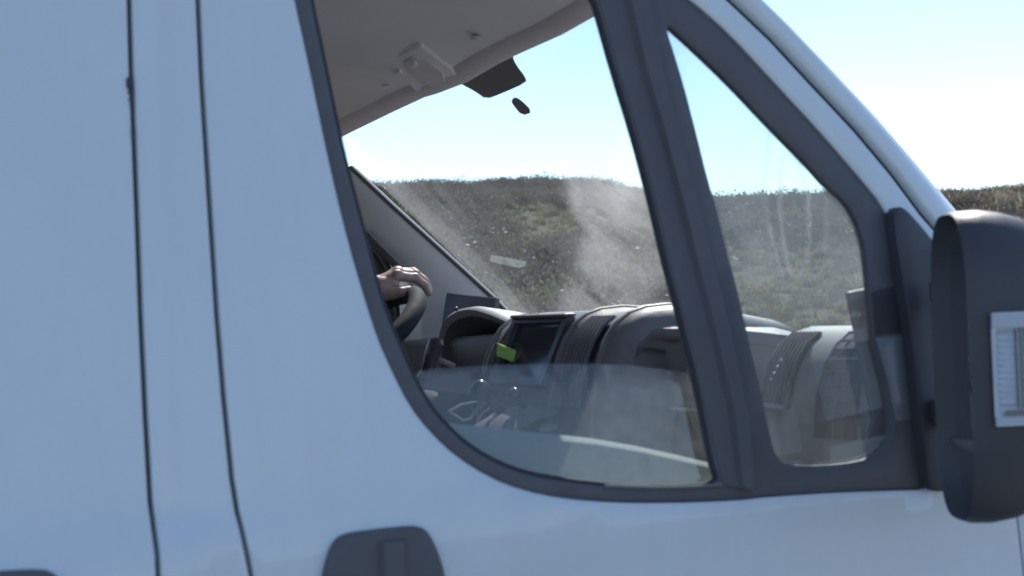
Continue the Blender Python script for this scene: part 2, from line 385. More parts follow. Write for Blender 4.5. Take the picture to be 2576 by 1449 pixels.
def scatter(name, pts, protos, label, cat):
    """one stuff object: points that carry copies of the plant forms"""
    coll = bpy.data.collections.new(name+'_forms')
    for o in protos: coll.objects.link(o)
    me = bpy.data.meshes.new(name); me.from_pydata([p[0] for p in pts], [], [])
    a = me.attributes.new('size', 'FLOAT', 'POINT'); a.data.foreach_set('value', [p[1] for p in pts])
    a = me.attributes.new('turn', 'FLOAT', 'POINT'); a.data.foreach_set('value', [random.uniform(0, 6.28) for p in pts])
    o = bpy.data.objects.new(name, me); COL.objects.link(o)
    g = bpy.data.node_groups.new(name, 'GeometryNodeTree'); g.interface.new_socket('Geometry', in_out='INPUT', socket_type='NodeSocketGeometry'); g.interface.new_socket('Geometry', in_out='OUTPUT', socket_type='NodeSocketGeometry')
    N = g.nodes; L = g.links; gi = N.new('NodeGroupInput'); go = N.new('NodeGroupOutput'); iop = N.new('GeometryNodeInstanceOnPoints')
    ci = N.new('GeometryNodeCollectionInfo'); ci.inputs['Collection'].default_value = coll; ci.inputs['Separate Children'].default_value = True; ci.inputs['Reset Children'].default_value = True
    L.new(gi.outputs[0], iop.inputs['Points']); L.new(ci.outputs[0], iop.inputs['Instance']); iop.inputs['Pick Instance'].default_value = True
    rv = N.new('FunctionNodeRandomValue'); rv.data_type = 'INT'; rv.inputs[5].default_value = len(protos)*7; L.new(rv.outputs[2], iop.inputs['Instance Index'])
    s = N.new('GeometryNodeInputNamedAttribute'); s.data_type = 'FLOAT'; s.inputs[0].default_value = 'size'; L.new(s.outputs[0], iop.inputs['Scale'])
    t = N.new('GeometryNodeInputNamedAttribute'); t.data_type = 'FLOAT'; t.inputs[0].default_value = 'turn'; cx = N.new('ShaderNodeCombineXYZ'); L.new(t.outputs[0], cx.inputs[2]); L.new(cx.outputs[0], iop.inputs['Rotation'])
    L.new(iop.outputs[0], go.inputs[0]); md = o.modifiers.new('scatter', 'NODES'); md.node_group = g
    return tag(o, label, cat, kind='stuff')
sp = []; op = []; gp = []; dp = []
rnd = random.Random(3)
def in_view(x, y, pad): 
    a = math.degrees(math.atan2(x-CAM.x, y-CAM.y)); return 16-pad < a < 46+pad
for k in range(80000):
    x = rnd.uniform(-30, 95); y = rnd.uniform(6.2, 52)
    v = in_view(x, y, 8)
    if not v and rnd.random() > .12: continue
    patch = noise.noise(V((x*.16, y*.16, 7)))+noise.noise(V((x*.5, y*.5, 2)))*.5
    z = ground_z(x, y)
    if x > .84*(y+1.95) and rnd.random() < .3: dp.append(((x, y, z+.05), rnd.uniform(.8, 1.4)))
    lawn = x > .60*y+1.2+2*patch and y < 17+3*patch
    if not lawn and patch > -.42 and len(sp) < 14000 and rnd.random() < .6:
        oliv = noise.noise(V((x*.22+9, y*.35, 4)))+.5*noise.noise(V((x*.7, y*.7, 8)))
        (op if oliv > .12 else sp).append(((x, y, z-.08), (rnd.uniform(.4, .9) if y > 26 or rnd.random() < .92 else rnd.uniform(.9, 1.2))*(1+.3*patch)))
    elif lawn or patch < -.4:
        (gp.append(((x, y, z-.02), rnd.uniform(.35, .8))) if rnd.random() < .8 else None)
        if rnd.random() < .4: op.append(((x, y, z-.1), rnd.uniform(.25, .55)))
        if rnd.random() < .16: dp.append(((x, y, z), rnd.uniform(.3, .5)))
for k in range(900):
    x = rnd.uniform(-60, 60); y = rnd.uniform(-60, -9); sp.append(((x, y, ground_z(x, y)-.05), rnd.uniform(.7, 1.6)))
for k in range(1500):
    x = rnd.uniform(-25, 30); y = rnd.choice((rnd.uniform(-9, -4.8), rnd.uniform(3.9, 7))); gp.append(((x, y, ground_z(x, y)-.02), rnd.uniform(.4, .8)))
scatter('heather_scrub', sp, shrub_protos, 'low brown and olive heather scrub covering the hillside behind the van', 'scrub')
scatter('olive_scrub', op, olive_protos, 'low olive green bushes growing in patches among the brown heather', 'scrub')
scatter('green_grass', gp, grass_protos, 'rough green grass along the verge beyond the windscreen', 'grass')
scatter('dry_grass', dp, seed_protos, 'pale dry seed grass glinting on the bank behind the wing mirror', 'grass')

# ================================================================= the van
van = empty('van', (0, 1.02, 0))
tag(van, 'white panel van with half lowered passenger window and black wing mirror', 'van')
P = van
# ---- outlines on the flank (x, z), measured along the seams
seam1 = [(327,0),(331,150),(345,500),(356,800),(368,1050),(380,1260),(386,1330),(391,1449)]
seam2 = [(500,0),(509,200),(522,400),(535,600),(548,800),(565,1000),(585,1200),(605,1330),(628,1449)]
def shifted(pts, d): return [(p[0]+d, p[1]) for p in pts]
s1 = FL(seam1); s2 = FL(seam2)
gap_px = [(1840,0),(1945,100),(2037,200),(2155,326),(2248,437),(2322,537),(2360,580),(2425,650),(2490,760),(2530,900),(2550,1100),(2556,1280),(2576,1449)]
gap = FL(gap_px)
roof_edge = FL([(494,-352),(700,-350),(1000,-340),(1250,-315),(1450,-262),(1600,-190),(1720,-110)])
G = .0035
def crease(x, z):
    """pressings: a shallow ledge below the belt, and a soft vertical swage in front of the sliding door"""
    zc1 = CR[0]+CR[1]*(x-.4); t = (zc1-z)/.035; t = min(1, max(0, t)); k = max(0, min(1, (.75-x)/.25))
    d = -.018*t*t*(3-2*t)*(.3+.7*k)
    cx = lerp_tab(SW, z); d += .009*math.exp(-((x-cx)/.018)**2)*(1 if z > 1.33 else max(0, 1-(1.33-z)/.06))
    return d
c0 = flank(0, 1331); c1 = flank(370, 1299); CR = (c1[1], 0.)
SW = FL([(405,-300),(415,0),(432,700),(450,1150),(452,1449)])
def skin_y(x, z): return side_y(x, z)+crease(x, z)
# cargo side
top1 = (s1[0][0]-.012, 2.15)
side_loop = [(-3.2, 2.15), (-3.2, .42), (-2.62, .42), (-2.60, .60), (-2.48, .72), (-2.3, .76), (-2.12, .72), (-2.0, .60), (-1.98, .42), (s1[-1][0]+.03, .42), (s1[-1][0]+.02, 1.0)]+[(a-G, b) for a, b in s1[::-1]]+[top1]
side_panel = sheet('side_panel', side_loop, [], skin_y, .025, PAINT, P, grid=.03)
# B pillar strip
s2t = (s2[0][0]-.012, 2.15)
strip_loop = [(top1[0]+.009, 2.15)]+[(a+G, b) for a, b in s1]+[(s1[-1][0]+.028, 1.0), (s1[-1][0]+.04, .42), (s2[-1][0]+.10, .42), (s2[-1][0]+.055, 1.0)]+[(a-G, b) for a, b in s2[::-1]]+[(s2t[0], 2.15)]
sheet('pillar_panel', strip_loop, [], skin_y, .025, PAINT, P, grid=.012)
# front door skin
hole_px = [(742,0),(722,-100),(712,-180),(735,-240),(820,-268),(1000,-262),(1250,-235),(1450,-180),(1600,-105),(1744,0),(1844,89),(1952,207),(2063,326),(2155,433),(2226,518),(2262,600),(2300,750),(2330,950),(2345,1100),(2352,1232),(2230,1235),(2100,1240),(1930,1251),(1850,1260),(1700,1266),(1550,1266),(1420,1255),(1320,1235),(1230,1200),(1150,1150),(1085,1090),(1030,1020),(985,930),(950,850),(915,740),(880,620),(850,500),(825,390),(800,270),(775,150)]
hole = chaikin(FL(hole_px), 1)
door_loop = [(a+G, b) for a, b in s2]+[(s2[-1][0]+.062, 1.0), (s2[-1][0]+.11, .45), (gap[-1][0]+.02, .45), (gap[-1][0]+.012, .9)]+[(a-.005, b-.003) for a, b in gap[::-1]]+[(a, b-.006) for a, b in roof_edge[::-1]]
door = sheet('front_door', door_loop, [hole], skin_y, .03, PAINT, P, grid=.03)
# sealing strip seen in the shut lines
gl = MB()
for line in (s1, s2):
    ln = [(line[0][0]-.012, 2.14)]+line+[(line[-1][0]+.06, .5)]
    gl.loft([[V((a-.012, side_y(a, b)+.016, b)), V((a+.012, side_y(a, b)+.016, b))] for a, b in ln], False)
ln = roof_edge+gap
gl.loft([[V((a-.012, side_y(a, b)+.016, b-.012)), V((a+.014, side_y(a, b)+.018, b+.014))] for a, b in ln], False)
gl.build('shut_line_seal', GAP, P)
mb = MB()
for px, py, r in ((324,205,.0035),(323,215,.003),(327,232,.0025),(328,250,.002),(331,262,.002),(334,330,.0018),(333,345,.0015)):
    x, z = flank(px, py); mb.ball((x, side_y(x, z), z), r, 8, 6, 1, .5, 1.6)
tag(mb.build('sealant_crumbs', SEAL, P), kind='stuff')
# black window surround with two openings
main_px = [(790,0),(776,-90),(775,-160),(800,-200),(1000,-205),(1250,-182),(1390,-130),(1460,-75),(1503,0),(1512,30),(1553,178),(1601,333),(1634,455),(1653,532),(1683,662),(1716,784),(1727,832),(1754,938),(1776,1042),(1798,1157),(1818,1219),(1710,1226),(1598,1226),(1487,1217),(1376,1202),(1302,1184),(1228,1150),(1173,1113),(1128,1069),(1091,1027),(1047,949),(1038,928),(994,828),(964,747),(938,643),(913,550),(880,424),(860,341),(815,122),(797,37)]
quarter_px = [(1687,62),(1700,72),(1748,115),(1844,207),(1952,322),(2044,415),(2092,470),(2137,507),(2166,555),(2185,618),(2192,677),(2200,766),(2212,850),(2238,960),(2255,1060),(2246,1112),(2214,1146),(2170,1163),(2081,1173),(1985,1171),(1960,1148),(1948,1112),(1922,986),(1892,858),(1859,714),(1837,636),(1811,525),(1789,455),(1759,333),(1726,207),(1700,122),(1685,78)]
main_l = FL(main_px); quart_l = FL(quarter_px)
def sur_y(x, z): return side_y(x, z)+.005
outer_s = chaikin(FL(hole_px), 1)
frame = sheet('window_frame', outer_s, [chaikin(main_l, 1), chaikin(quart_l, 1)], sur_y, .016, TRIM, door, grid=.03)
# guide bar between the panes: a raised ridge with two flanks
bl = [(1503,0),(1553,178),(1601,333),(1634,455),(1683,662),(1727,832),(1776,1042),(1818,1219)]
br = [(1690,0),(1717,178),(1757,333),(1788,455),(1843,662),(1886,832),(1932,1042),(1925,1240)]
bar = MB(); rows = []
for a, b in zip([(1460,-150)]+bl, [(1640,-150)]+br):
    pts = []
    for t, h in ((.03, .0), (.05, -.003), (.36, -.006), (.40, -.016), (.62, -.018), (.68, -.004), (.72, -.001)):
        x, z = flank(a[0]+(b[0]-a[0])*t, a[1]+(b[1]-a[1])*t); pts.append(V((x, side_y(x, z)+.005+h, z)))
    rows.append(pts)
bar.loft(rows, False); bar.build('guide_bar', TRIM, door, 25)
ms = chaikin(main_l, 1); sl = MB(); sl.tube([V((x, side_y(x, z)+.010, z)) for x, z in ms], .0042, 7, closed=True); sl.build('window_seal', mat('soft_black_seal', (.05, .048, .055), .7, .35), door)
# panes
def pane_y(off): return lambda x, z: side_y(x, z)+off
pane_px = [(1050,949),(1080,936),(1117,928),(1191,923),(1302,918),(1413,915),(1524,915),(1617,920),(1691,929),(1750,940),(1795,948),(1845,955),(1900,1250),(1700,1300),(1500,1300),(1300,1270),(1150,1200),(1060,1100),(1020,980)]
sheet('window_glass', FL(pane_px), [], pane_y(.026), .004, SIDEG, door, lip=.001)
qg = [(a, b) for a, b in quart_l]; cxq = sum(a for a, b in qg)/len(qg); czq = sum(b for a, b in qg)/len(qg)
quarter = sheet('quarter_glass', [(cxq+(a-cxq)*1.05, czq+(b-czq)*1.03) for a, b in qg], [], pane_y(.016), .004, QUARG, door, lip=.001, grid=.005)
# reflections painted on the quarter pane as pale film
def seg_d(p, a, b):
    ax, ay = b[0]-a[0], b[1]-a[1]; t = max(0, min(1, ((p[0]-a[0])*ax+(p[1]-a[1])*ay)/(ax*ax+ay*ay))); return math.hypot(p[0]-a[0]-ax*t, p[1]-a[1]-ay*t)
painted_reflections = [([(1935,330),(1924,470),(1932,560),(1955,650),(1968,690)], 7, .10), ([(1962,520),(1960,440),(1972,395),(1992,388),(2018,425),(2034,500),(2036,600),(2030,660),(2012,692),(1990,690),(1975,640),(1962,520)], 7, .12),
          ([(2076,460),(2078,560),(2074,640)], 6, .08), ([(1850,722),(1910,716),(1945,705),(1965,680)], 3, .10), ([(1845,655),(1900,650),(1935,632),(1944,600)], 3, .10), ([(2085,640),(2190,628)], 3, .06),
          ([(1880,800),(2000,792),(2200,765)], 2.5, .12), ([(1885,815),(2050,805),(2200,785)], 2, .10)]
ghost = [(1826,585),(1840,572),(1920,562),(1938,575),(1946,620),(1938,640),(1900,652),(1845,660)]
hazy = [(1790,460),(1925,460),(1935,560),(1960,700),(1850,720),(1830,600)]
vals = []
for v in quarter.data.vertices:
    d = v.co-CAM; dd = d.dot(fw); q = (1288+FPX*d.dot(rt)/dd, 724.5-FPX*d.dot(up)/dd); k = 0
    for pl, w, a_ in painted_reflections:
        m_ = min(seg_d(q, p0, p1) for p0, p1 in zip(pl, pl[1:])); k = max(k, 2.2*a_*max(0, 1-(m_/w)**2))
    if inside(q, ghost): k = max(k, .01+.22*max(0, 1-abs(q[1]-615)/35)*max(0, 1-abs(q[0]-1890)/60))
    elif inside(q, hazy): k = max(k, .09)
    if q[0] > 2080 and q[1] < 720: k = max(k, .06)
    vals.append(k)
quarter.data.attributes.new('dust_glare', 'FLOAT', 'POINT').data.foreach_set('value', vals)
# thin bright edge along the belt
be = MB(); be.tube([V((x, side_y(x, z)-.001, z)) for x, z in FL([(1520,1221),(1640,1226),(1740,1224),(1815,1218)])], .0022, 6)
be.build('belt_seal_lip', DOORIN, door)
# inner door trim seen through the lowered pane
ti = [(1020,1000),(1060,1045),(1120,1063),(1250,1078),(1400,1093),(1490,1103),(1600,1122),(1700,1144),(1800,1168),(1900,1195)]
mb = MB(); rows = []
for px, py in ti:
    a = at(px, py, .085); rows.append([a+V((0, .03, -.006)), a+V((0, .012, 0)), a, a+V((0, -.012, -.008)), V((a.x, .055, a.z-.06)), V((a.x, .05, .9)), V((a.x, .05, .5))])
mb.loft(rows, False); mb.build('door_trim', DOORIN, door, 35)
mb = MB()
for (a, b, c) in (((1490,1103),(1560,1116),(1640,1222)),((1610,1125),(1640,1130),(1720,1230))):
    pass
# handles
def handle(px_outer, grip_px, parent):
    lo = FL(px_outer); cx = sum(p[0] for p in lo)/len(lo); cz = sum(p[1] for p in lo)/len(lo)
    lo = chaikin(lo, 2)
    h = sheet('door_handle', lo, [], lambda x, z: skin_y(x, z)-.012, .03, TRIM, parent, grid=.02)
    g = FL(grip_px); rows = []
    for (x, z) in g: rows.append([V((x-.022, side_y(x, z)-.011, z)), V((x-.014, side_y(x, z)-.026, z)), V((x+.012, side_y(x, z)-.028, z)), V((x+.022, side_y(x, z)-.011, z))])
    m2 = MB(); m2.loft(rows, False, False); m2.add(rows[0], [(0, 1, 2, 3)]); m2.build('grip', TRIM, parent, 30)
hp = [(790,1540),(804,1449),(815,1404),(829,1366),(850,1344),(890,1335),(984,1324),(1040,1320),(1062,1332),(1080,1362),(1098,1409),(1108,1449),(1120,1540),(1115,1600),(1080,1625),(850,1640),(805,1610)]
handle(hp, [(972,1356),(972,1400),(975,1500),(978,1600)], door)
hp2 = [(-230,1540),(-215,1480),(-190,1452),(-150,1442),(0,1430),(94,1426),(120,1434),(138,1452),(150,1500),(150,1580),(120,1620),(-150,1640),(-220,1610)]
handle(hp2, [(-40,1465),(-40,1600)], side_panel)

# ---- front pillar, front wing, bonnet, roof
sil = [V((x, .125, z)) for x, z in [(1.40,2.11),(1.47,2.062),(1.541,2.006),(1.609,1.953),(1.717,1.864),(1.801,1.789),(1.908,1.685),(2.02,1.578),(2.13,1.47)]]
gA = FL([(1600,-186),(1725,-107),(1848,0),(1953,100),(2045,200),(2163,326),(2256,437),(2330,537),(2375,590),(2440,660)])
mb = MB(); rows = []
for i in range(10):
    a = gA[i]; A = V((a[0]+.004, side_y(*a), a[1]+.003)); k = i/9*8; j = min(7, int(k)); S = sil[j].lerp(sil[j+1], k-j)
    n1 = A+V((.0, .014, 0)); 
    rows.append([A+V((-.001, .02, 0)), A+V((0, .003, 0)), A+V((.004, 0, .002)), A.lerp(S, .35)+V((0, -.012, .003)), A.lerp(S, .65)+V((.002, -.014, .005)), A.lerp(S, .9)+V((.001, -.008, .003)), S, S+V((.0, .03, -.004)), S+V((-.02, .035, -.03))])
mb.loft(rows, False); mb.build('front_pillar', PAINT, P, 60)
rows_far = [[V((p.x-.05, 2.04-p.y, p.z)) for p in r] for r in rows]
mb = MB(); mb.loft(rows_far, False); mb.build('front_pillar', PAINT, P, 60)
# wing (fender) with wheel arch
fx = gap[-1][0]
wing_top = [(1.93, 1.66), (2.02, 1.575), (2.15, 1.46), (2.4, 1.36), (2.75, 1.22), (2.95, 1.02), (3.0, .8), (3.0, .45), (2.82, .42), (2.80, .62), (2.68, .76), (2.48, .82), (2.28, .76), (2.17, .62), (2.15, .42), (fx+.03, .45), (fx+.02, .9)]
gseg = [(a+.005, b+.002) for a, b in gap[7:]]
wing_loop = wing_top+gseg[::-1]
def wing_y(x, z): return side_y(min(x, 2.3), z)+max(0, x-2.3)**2*.35
sheet('front_wing', wing_loop, [], wing_y, .03, PAINT, P)
sheet('front_wing', [(a-.05 if b > 1.2 and a < 2.3 else a, b) for a, b in wing_loop], [], lambda x, z: 2.04-wing_y(x, z), -.03, PAINT, P)
# roof
secs = []
for x, ze, zm in ((-3.25,2.14,2.30),(-2,2.14,2.31),(-.5,2.14,2.31),(.3,2.14,2.31),(.7,2.135,2.30),(1.0,2.125,2.27),(1.2,2.11,2.23),(1.35,2.09,2.18),(1.45,2.06,2.14)):
    ze = min(ze, lerp_tab([(a, b) for a, b in roof_edge+gap[:3]], x, 0, 1)+.008) if x > .45 else ze
    ys = side_y(x, ze); row = []
    xb = .12 if x > 1.3 else 0
    for t, f in ((0, 0), (.03, .45), (.08, .72), (.18, .88), (.45, .97), (1, 1)):
        row.append(V((x+xb*min(1, (x-1.2)/.3)*f if xb else x, ys+(1.02-ys)*t, ze+(zm-ze)*f)))
    secs.append(row+[V((p.x, 2.04-p.y, p.z)) for p in row[-2::-1]])
mb = MB(); mb.loft(secs, False); mb.build('roof', PAINT, P, 60)
# rear, floor, far side, bulkhead
mb = MB(); mb.box((-3.22, 1.02, 1.28), (.03, 0, 0), (0, .95, 0), (0, 0, .88), .03); mb.build('rear_doors', PAINT, P)
mb = MB(); mb.box((-.4, 1.02, .58), (2.75, 0, 0), (0, .96, 0), (0, 0, .05), .02); mb.build('floor', SEATM, P)
mb = MB(); mb.box((.42, 1.02, 1.38), (.02, 0, 0), (0, .90, 0), (0, 0, .74), .01); mb.build('bulkhead', PILLAR, P)
far_loop = [(-3.2, 2.15), (-3.2, .42), (s2[-1][0]+.08, .42)]+[(a, b) for a, b in s2[::-1]]+[(s2t[0], 2.15)]
sheet('side_panel', far_loop, [], lambda x, z: 2.04-side_y(x, z), -.025, PAINT, P, grid=.2, edge=.1)
fdoor = sheet('driver_door', door_loop, [hole], lambda x, z: 2.04-side_y(x, z), -.03, PAINT, P, grid=.06)
sheet('window_frame', outer_s, [chaikin(main_l, 1), chaikin(quart_l, 1)], lambda x, z: 2.035-side_y(x, z), -.045, TRIM, fdoor, grid=.06)
sheet('window_glass', main_l, [], lambda x, z: 2.01-side_y(x, z), -.004, SIDEG, fdoor, lip=.001, grid=.2)
sheet('quarter_glass', qg, [], lambda x, z: 2.01-side_y(x, z), -.004, SIDEG, fdoor, lip=.001, grid=.2)
mb = MB(); mb.box((1.3, 1.95, .95), (.62, 0, 0), (0, .025, 0), (0, 0, .36), .02); mb.build('door_trim', DOORIN, fdoor)
# bonnet, front end, wheels
rows = []
for x, z in ((2.20,1.405),(2.35,1.37),(2.6,1.27),(2.8,1.14),(2.93,.98),(2.99,.78),(2.99,.42)):
    rows.append([V((x+.12*(1-s*s), 1.02+s*(.93-.12*max(0, x-2.4)), z+.03*(1-s*s))) for s in (-1, -.8, -.4, 0, .4, .8, 1)])
mb = MB(); mb.loft(rows, False); mb.build('bonnet', PAINT, P, 60)
mb = MB(); mb.box((3.06, 1.02, .5), (.08, 0, 0), (0, .9, 0), (0, 0, .14), .04); mb.build('front_bumper', TRIM, P)
for wx in (2.48, -2.3):
    for wy in (.13, 1.91):
        mb = MB(); prof = [(.19, .09), (.24, .105), (.31, .11), (.335, .09), (.34, .05), (.34, -.05), (.335, -.09), (.31, -.11), (.24, -.105), (.19, -.09)]
        mb.loft([[V((wx+r*math.cos(a), wy+w, .34+r*math.sin(a))) for a in [2*math.pi*k/36 for k in range(36)]] for r, w in prof], True)
        ty = mb.build('wheel', TYRE, P)
        mb = MB(); sgn = -1 if wy < 1 else 1
        mb.loft([[V((wx+r*math.cos(a), wy+sgn*w, .34+r*math.sin(a))) for a in [2*math.pi*k/36 for k in range(36)]] for r, w in ((.195, .10), (.18, .07), (.12, .05), (.10, .08), (.05, .085), (.005, .085))], True)
        mb.build('rim', STEEL, ty)

# ---- windscreen
NS, NT = 150, 90; vs = []; dust_glare = []
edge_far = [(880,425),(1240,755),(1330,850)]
patch = [(1430,470),(1425,420),(1470,398),(1540,392),(1640,410),(1690,520),(1700,650),(1690,700),(1640,745),(1600,780),(1540,770),(1490,730),(1462,680),(1455,640),(1462,605),(1478,590),(1465,570),(1450,545),(1436,510)]  # outlines of the milky reflection painted into the glass film
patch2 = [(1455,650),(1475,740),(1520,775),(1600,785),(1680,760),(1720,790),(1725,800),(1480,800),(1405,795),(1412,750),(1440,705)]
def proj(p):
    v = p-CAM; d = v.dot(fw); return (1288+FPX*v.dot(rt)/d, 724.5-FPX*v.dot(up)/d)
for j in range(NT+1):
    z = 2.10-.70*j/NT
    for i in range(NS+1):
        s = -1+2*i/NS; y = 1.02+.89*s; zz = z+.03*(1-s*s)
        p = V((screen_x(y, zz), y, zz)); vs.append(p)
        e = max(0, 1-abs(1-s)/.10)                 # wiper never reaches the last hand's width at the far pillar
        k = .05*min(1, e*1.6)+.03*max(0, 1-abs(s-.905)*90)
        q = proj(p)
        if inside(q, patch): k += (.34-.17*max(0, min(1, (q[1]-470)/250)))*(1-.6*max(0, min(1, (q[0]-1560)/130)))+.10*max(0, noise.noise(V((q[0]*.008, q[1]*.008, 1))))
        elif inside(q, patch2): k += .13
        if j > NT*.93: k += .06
        dust_glare.append(k)
fs = [(j*(NS+1)+i, j*(NS+1)+i+1, (j+1)*(NS+1)+i+1, (j+1)*(NS+1)+i) for j in range(NT) for i in range(NS)]
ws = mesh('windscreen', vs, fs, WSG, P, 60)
for _ in range(3):                                   # film and painted reflection have no hard edges
    dust_glare = [(dust_glare[k]+(dust_glare[k-1] if k % (NS+1) else dust_glare[k])+(dust_glare[k+1] if k % (NS+1) < NS else dust_glare[k])+(dust_glare[k-NS-1] if k > NS else dust_glare[k])+(dust_glare[k+NS+1] if k+NS+1 < len(dust_glare) else dust_glare[k]))/5 for k in range(len(dust_glare))]
a = ws.data.attributes.new('dust_glare', 'FLOAT', 'POINT'); a.data.foreach_set('value', dust_glare)
def on_screen(name, px, mt, off, parent, it=0):
    """flat patch stuck to the inside of the windscreen"""
    lo = chaikin(px, it) if it else px
    a = [screen_hit(p[0], p[1], off) for p in lo]; b = [screen_hit(p[0], p[1], off+.003) for p in lo]
    m = MB(); n = len(lo); m.loft([a, b], True); m.add(b, [tuple(range(n))]); m.add(a, [tuple(range(n))]); return m.build(name, mt, parent, 20)
on_screen('sensor_cover', [(1150,205),(1165,214),(1195,230),(1223,250),(1260,236),(1324,208),(1323,195),(1296,160),(1290,142),(1291,120),(1200,120),(1150,180)], DASHD, .004, ws, 1)
on_screen('mirror_mount', [(1286,252),(1295,244),(1308,249),(1341,281),(1314,292),(1290,264)], DASHD, .006, ws, 1)
on_screen('sticker_glare', [(1159,697),(1175,692),(1198,719),(1185,726)], STICK_GLARE, .003, ws)
on_screen('sticker_glare', [(1235,641),(1259,645),(1324,658),(1320,671),(1305,674),(1233,658)], STICK_GLARE, .003, ws)  # pale slab painted in as a reflection on the windscreen
mb = MB()
for k in range(130):
    px = random.gauss(1350, 190); py = random.uniform(420, 790)
    if k > 95: px, py = random.uniform(950, 1240), 0; py = 470+(px-950)*.95+random.gauss(0, 14)
    c = screen_hit(px, py, .001); L = random.choice((.001, .0015, .002, .004)); a = random.gauss(.9, .35)
    d = V((0, .7*math.cos(a), -.7*math.sin(a))).normalized()
    e = V((.7, 0, -.7)); t = (d*.6+e*.5).normalized(); w = t.cross(V((.7, 0, .7))).normalized()*L*.22
    mb.add([c-t*L-w*.3, c+w, c+t*L, c-w], [(0, 1, 2, 3)])
tag(mb.build('insect_specks', DEBRIS, ws, 0), kind='stuff')
# headlining
EDGE = [(1560,2,.50),(1510,30,.57),(1400,92,.74),(1290,141,.94),(1240,165,1.02),(1160,212,1.15),(1095,237,1.25),(1060,247,1.32),(980,284,1.48),(865,340,1.70),(820,364,1.80)]
E = [at(*e) for e in EDGE]
E = [V((E[0].x-.03, .12, E[0].z-.03)), V((E[0].x-.005, .3, E[0].z))]+E+[V((E[-1].x-.02, 1.9, E[-1].z-.04))]
mb = MB(); mb.loft([[p+V((.07, 0, .05)) for p in E], [p+V((.012, 0, .004)) for p in E], E, [p+V((-.035, 0, .016)) for p in E], [p+V((-.042, 0, .024)) for p in E]], False)
mb.build('header_trim', LINER2, P, 50)
mb = MB(); rows = [[p+V((-.040, 0, .022)) for p in E]]
for dx, dz in ((-.10, .034), (-.2, .055), (-.32, .068), (-.5, .075), (-1.1, .07)):
    rows.append([V((p.x+dx, p.y, p.z+dz+.012*math.sin(p.y*9)*(1 if dx > -.3 else .3)+(2.07-p.z)*.5*min(1, -dx*3))) for p in E])
mb.loft(rows, False); liner = mb.build('headliner', LINER, P, 60)
def liner_hit(px, py, off=0.):
    d = ray(px, py); lo, hi = 1., 6.
    for _ in range(40):
        m = (lo+hi)/2; p = CAM+d*m; ex = lerp_tab([(e.y, e.x, e.z) for e in E], p.y, 0, 1); ez = lerp_tab([(e.y, e.x, e.z) for e in E], p.y, 0, 2)
        dx = p.x-ex; zz = ez+(.022+(-dx-.04)*.2 if dx > -.10 else lerp_tab([(-.10, .034), (-.2, .055), (-.32, .068), (-.5, .075), (-1.1, .07)], dx, 0, 1)+(2.07-ez)*.5*min(1, -dx*3))
        if p.z < zz-off: lo = m
        else: hi = m
    return CAM+d*lo
def pod(name, px, mt, h, parent, shrink=.9, it=2):
    lo = chaikin(px, it); a = [liner_hit(*p) for p in lo]; c = sum(a, V())/len(a)
    b = [c+(p-c)*((1+shrink)/2)+V((0, 0, -h*.8)) for p in a]; d = [c+(p-c)*shrink+V((0, 0, -h)) for p in a]
    m = MB(); m.loft([[p+V((0, 0, .004)) for p in a], b, d], True); m.add(d, [tuple(range(len(d)))]); return m.build(name, mt, parent, 35)
lamp = pod('roof_console', [(968,150),(985,135),(1050,104),(1065,108),(1160,182),(1155,196),(1075,236),(1060,236)], LINER, .009, liner, .93, 1)
pod('lamp_lens', [(1000,150),(1050,122),(1135,185),(1078,215)], LINER2, .011, liner, .95, 1)
pod('switch', [(1030,143),(1042,136),(1052,145),(1040,152)], LINER, .019, liner)
pod('switch', [(990,165),(1005,158),(1014,168),(1000,176)], LINER, .016, liner)
pod('visor_clip', [(1180,98),(1200,93),(1216,102),(1196,108)], PILLAR, .003, liner)
pod('visor_clip', [(958,216),(975,210),(992,216),(972,222)], PILLAR, .003, liner)
mb = MB(); mb.tube([liner_hit(px, py) for px, py in ((800,120),(830,123),(880,133),(940,150),(968,158),(985,175))], .0022, 6); mb.build('liner_seam', LINER2, liner)
# ---- far pillar inside
def quad_strip(name, left, right, mt, parent, depth=.02, sm=40):
    m = MB(); m.loft([left, right], False); m.loft([right, [p+V((depth, depth*.6, 0)) for p in right]], False); return m.build(name, mt, parent, sm)
R = [at(878,422,1.80), at(990,527,1.81), at(1100,627,1.82), at(1180,700,1.835), at(1240,755,1.845), at(1330,850,1.86)]
Lf = [at(800,430,1.88), at(860,530,1.89), at(935,606,1.90), at(990,668,1.90), at(1060,740,1.90), at(1060,900,1.90)]
Rm = [a.lerp(b, .5)+V((-.02, -.025, 0)) for a, b in zip(Lf, R)]
mb = MB(); mb.loft([Lf, Rm, [p+V((-.004, -.006, 0)) for p in R], R, [p+V((.03, .02, 0)) for p in R]], False); mb.build('pillar_trim', PILLAR, P, 50)
mb = MB(); mb.loft([[p+V((-.007, -.008, .0)) for p in R], [p+V((.001, -.010, .004)) for p in R], [p+V((.012, .004, .006)) for p in R]], False); mb.build('screen_seal', SEAL, P)
mb = MB(); mb.tube([at(915,588,1.88), at(945,618,1.88), at(995,668,1.88), at(1030,702,1.88)], .009, 8); mb.build('door_seal', SEAL, P)
Ln = [at(800,430,1.905), at(860,530,1.91), at(935,612,1.915), at(990,672,1.915), at(1060,745,1.915), at(1100,900,1.915)]
mb = MB(); mb.loft([[V((p.x-.9, p.y+.0, p.z-.25)) for p in Ln], [V((p.x-.35, p.y+.01, 1.30)) for p in Ln]], False); 
# near pillar inside
mb = MB(); mb.loft([[p+V((-.02, .0, -.02)) for p in sil], [p+V((.01, .03, -.012)) for p in sil]], False); mb.build('pillar_trim', PILLAR, P)

